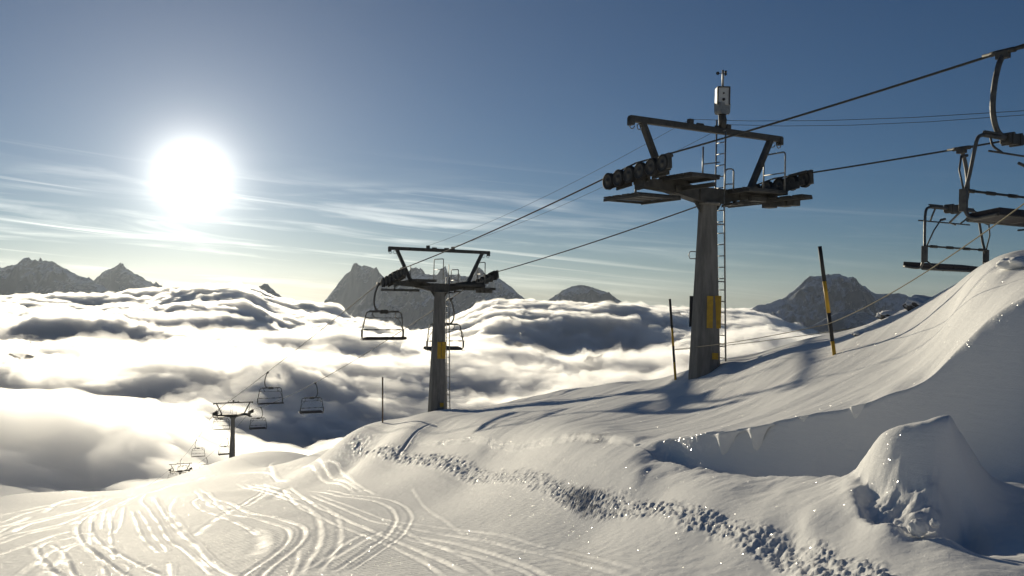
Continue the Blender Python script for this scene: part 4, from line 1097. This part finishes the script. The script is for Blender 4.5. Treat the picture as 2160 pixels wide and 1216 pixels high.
# ---------------------------------------------------------------- snow tongues hanging from the cornice
for pxc, wpx, ln, pr in ((1352, 12, .16, .10), (1412, 9, .10, .06), (1479, 9, .16, .07), (1537, 27, .31, .20), (1603, 25, .27, .20), (1814, 20, .17, .14), (1700, 12, .06, .05)):
    ac = ang(pxc); hw = 1.25 * wpx / FOC; ns, ntt = 21, 12; V = []
    for a_t in range(ntt):
        for k in range(ns):
            sv = -1 + 2 * k / (ns - 1); a = ac + hw * sv
            rr = float(interp(CORN, np.array([a]))[0]); B0 = Vector((rr * math.sin(a), rr * math.cos(a), 0))
            B0.z = float(terrain(np.array([a]), np.array([rr + .25]), False)[0])
            nrm = Vector((-.92, -.39, 0))
            env = math.exp(-(sv / .40) ** 2) * (1 - sv ** 6)
            L = ln * 1.1 * (.06 + .94 * env)
            tt = max(0, (a_t - 2) / (ntt - 3))
            wob = .02 * float(noise2(np.array([sv * 2 + pxc]), np.array([tt * 3.0]), 5)[0])
            if a_t == 0: p = B0 - nrm * .35 + EZ * -.03
            elif a_t == 1: p = B0 - nrm * .12 + EZ * .015 * env
            else: p = B0 + nrm * (.55 * pr * math.exp(-(sv / .5) ** 2) * (1 - tt) ** .5 + .012 + wob * env) - EZ * (L * tt + .01)
            V.append(p)
    o = mesh_np('snow_tongue', [v[:] for v in V], grid_quads(ntt, ns)[:, ::-1], M_SNOW); o.parent = ground
# ---------------------------------------------------------------- marker poles
def banded_pole(px_top, px_foot, y, r, bands, label, mats):
    foot = at(*px_foot, y); top = at(*px_top, y)
    foot.z = foot.z
    root = empty('marker_pole', foot, label, 'marker pole', 'marker poles along the run')
    L = top - foot; m0 = -0.12
    for (f0, f1), mat in zip(bands, mats):
        m = MB(); m.tube([L * f0, L * (f0 * .5 + f1 * .5), L * f1], r, 12); m.build('pole_band', mat, root)
    return root
B, Y = M_BLACK, M_YELLOW
banded_pole((1729, 520), (1760, 750), 17, .037, ((-.15, .13), (.13, .39), (.39, .68), (.68, 1)), 'thick leaning marker pole banded black and yellow on the right snow bank', (Y, B, Y, B))
banded_pole((1413, 631), (1425, 802), 24.2, .033, ((-.15, .22), (.22, .42), (.42, .64), (.64, 1)), 'thinner black and yellow marker pole left of the nearest tower', (Y, B, Y, B))
banded_pole((807, 796), (807, 890), 42, .035, ((-.1, 1),), 'plain thin brown pole on the bank crest left of the middle tower', (M_WOOD,))
# cords strung between poles
def cord(pts, label, r=.008):
    m = MB(); m.tube(pts, r, 5); o = m.build('barrier_cord', M_CORD); tag(o, label, 'cord', 'barrier cords between the poles')
p2 = at(1424, 737, 24.2); p1 = at(1747, 684, 17); pe = at(2163, 428, 9.6)
def sagged(a, b, s, n=14): return [a.lerp(b, k / n) - EZ * 4 * s * (k / n) * (1 - k / n) for k in range(n + 1)]
cord(sagged(p2, p1, .06) + sagged(p1, pe, .12)[1:] + [pe + (pe - p1) * .15], 'barrier cord running from the thin pole over the leaning pole up past the near chairs')
cord(sagged(p2 + EZ * -.02, at(1815, 690, 20.5), .05), 'second barrier cord sagging from the thin pole to the rocks on the ridge', .008)
# ---------------------------------------------------------------- rocks and frozen lumps on the ridge
def rock(px, py, y, size, label, seed, snow=True, name='snowy_rock', sink=.2):
    c = at(px, py, y)
    m = bmesh.new(); bmesh.ops.create_icosphere(m, subdivisions=4, radius=1.0)
    P = np.array([v.co[:] for v in m.verts])
    d = 1 + .35 * fbm2(P[:, 0] * 1.6 + P[:, 2] * 1.1 + seed, P[:, 1] * 1.6 - P[:, 2] * .7, 4, seed) + .16 * (cell2(P[:, 0] * 2.3 + P[:, 2], P[:, 1] * 2.3 + P[:, 2] * 1.3 + seed, seed) - .4)
    for v, k in zip(m.verts, d): v.co = Vector((v.co.x * k * size[0], v.co.y * k * size[1], v.co.z * k * size[2]))
    me = bpy.data.meshes.new(name); m.to_mesh(me); m.free()
    for p in me.polygons: p.use_smooth = True
    me.materials.append(M_ROCKSNOW if snow else M_SNOW)
    o = bpy.data.objects.new(name, me); COL.objects.link(o); o.location = c - EZ * sink * size[2]
    tag(o, label, 'rock' if snow else 'snow lump', 'rocks poking out along the ridge' if snow else None)
    return o
def rocksnow():
    m = bpy.data.materials.new('rock_with_snow'); m.use_nodes = True
    t = m.node_tree; b = t.nodes['Principled BSDF']; b.inputs['Roughness'].default_value = .8
    geo = N(t, 'ShaderNodeNewGeometry'); sp = N(t, 'ShaderNodeSeparateXYZ'); t.links.new(geo.outputs['Normal'], sp.inputs[0])
    n = N(t, 'ShaderNodeTexNoise', inputs={'Scale': 5.0, 'Detail': 6.0}); t.links.new(geo.outputs['Position'], n.inputs['Vector'])
    s = math_node(t, 'ADD', sp.outputs[2], math_node(t, 'MULTIPLY', math_node(t, 'SUBTRACT', n.outputs[0], .5), 1.6))
    mr = N(t, 'ShaderNodeMapRange', inputs={1: -.25, 2: .1}); t.links.new(s, mr.inputs[0])
    mx = N(t, 'ShaderNodeMix', data_type='RGBA'); t.links.new(mr.outputs[0], mx.inputs[0])
    mx.inputs[6].default_value = (.09, .085, .08, 1); mx.inputs[7].default_value = (.82, .82, .82, 1)
    t.links.new(mx.outputs[2], b.inputs['Base Color']); return m
M_ROCKSNOW = rocksnow()
rock(1945, 640, 17.0, (.30, .3, .16), 'larger snow crusted rock on the ridge right of the big mountain', 3)
rock(1880, 664, 18.4, (.26, .25, .10), 'lower snow crusted rock on the ridge left of the larger one', 5)
rock(1818, 705, 17.8, (.17, .16, .05), 'small dark rock lying on the bank right of the leaning pole', 8)
rock(2152, 553, 11.9, (.26, .25, .10), 'knobbly frozen snow lump on the crest at the right edge', 12, False, 'snow_lump')
rock(890, 893, 37.5, (.30, .25, .07), 'low dark lump in the snow in front of the middle tower', 21)
rock(1936, 1112, 6.0, (.06, .06, .055), 'crumbled snow chunk at the foot of the curled lip', 31, False, 'snow_lump', .1)
rock(1972, 1104, 6.0, (.03, .03, .028), 'small loose snow crumb right of the larger chunk under the curled lip', 33, False, 'snow_lump', .1)
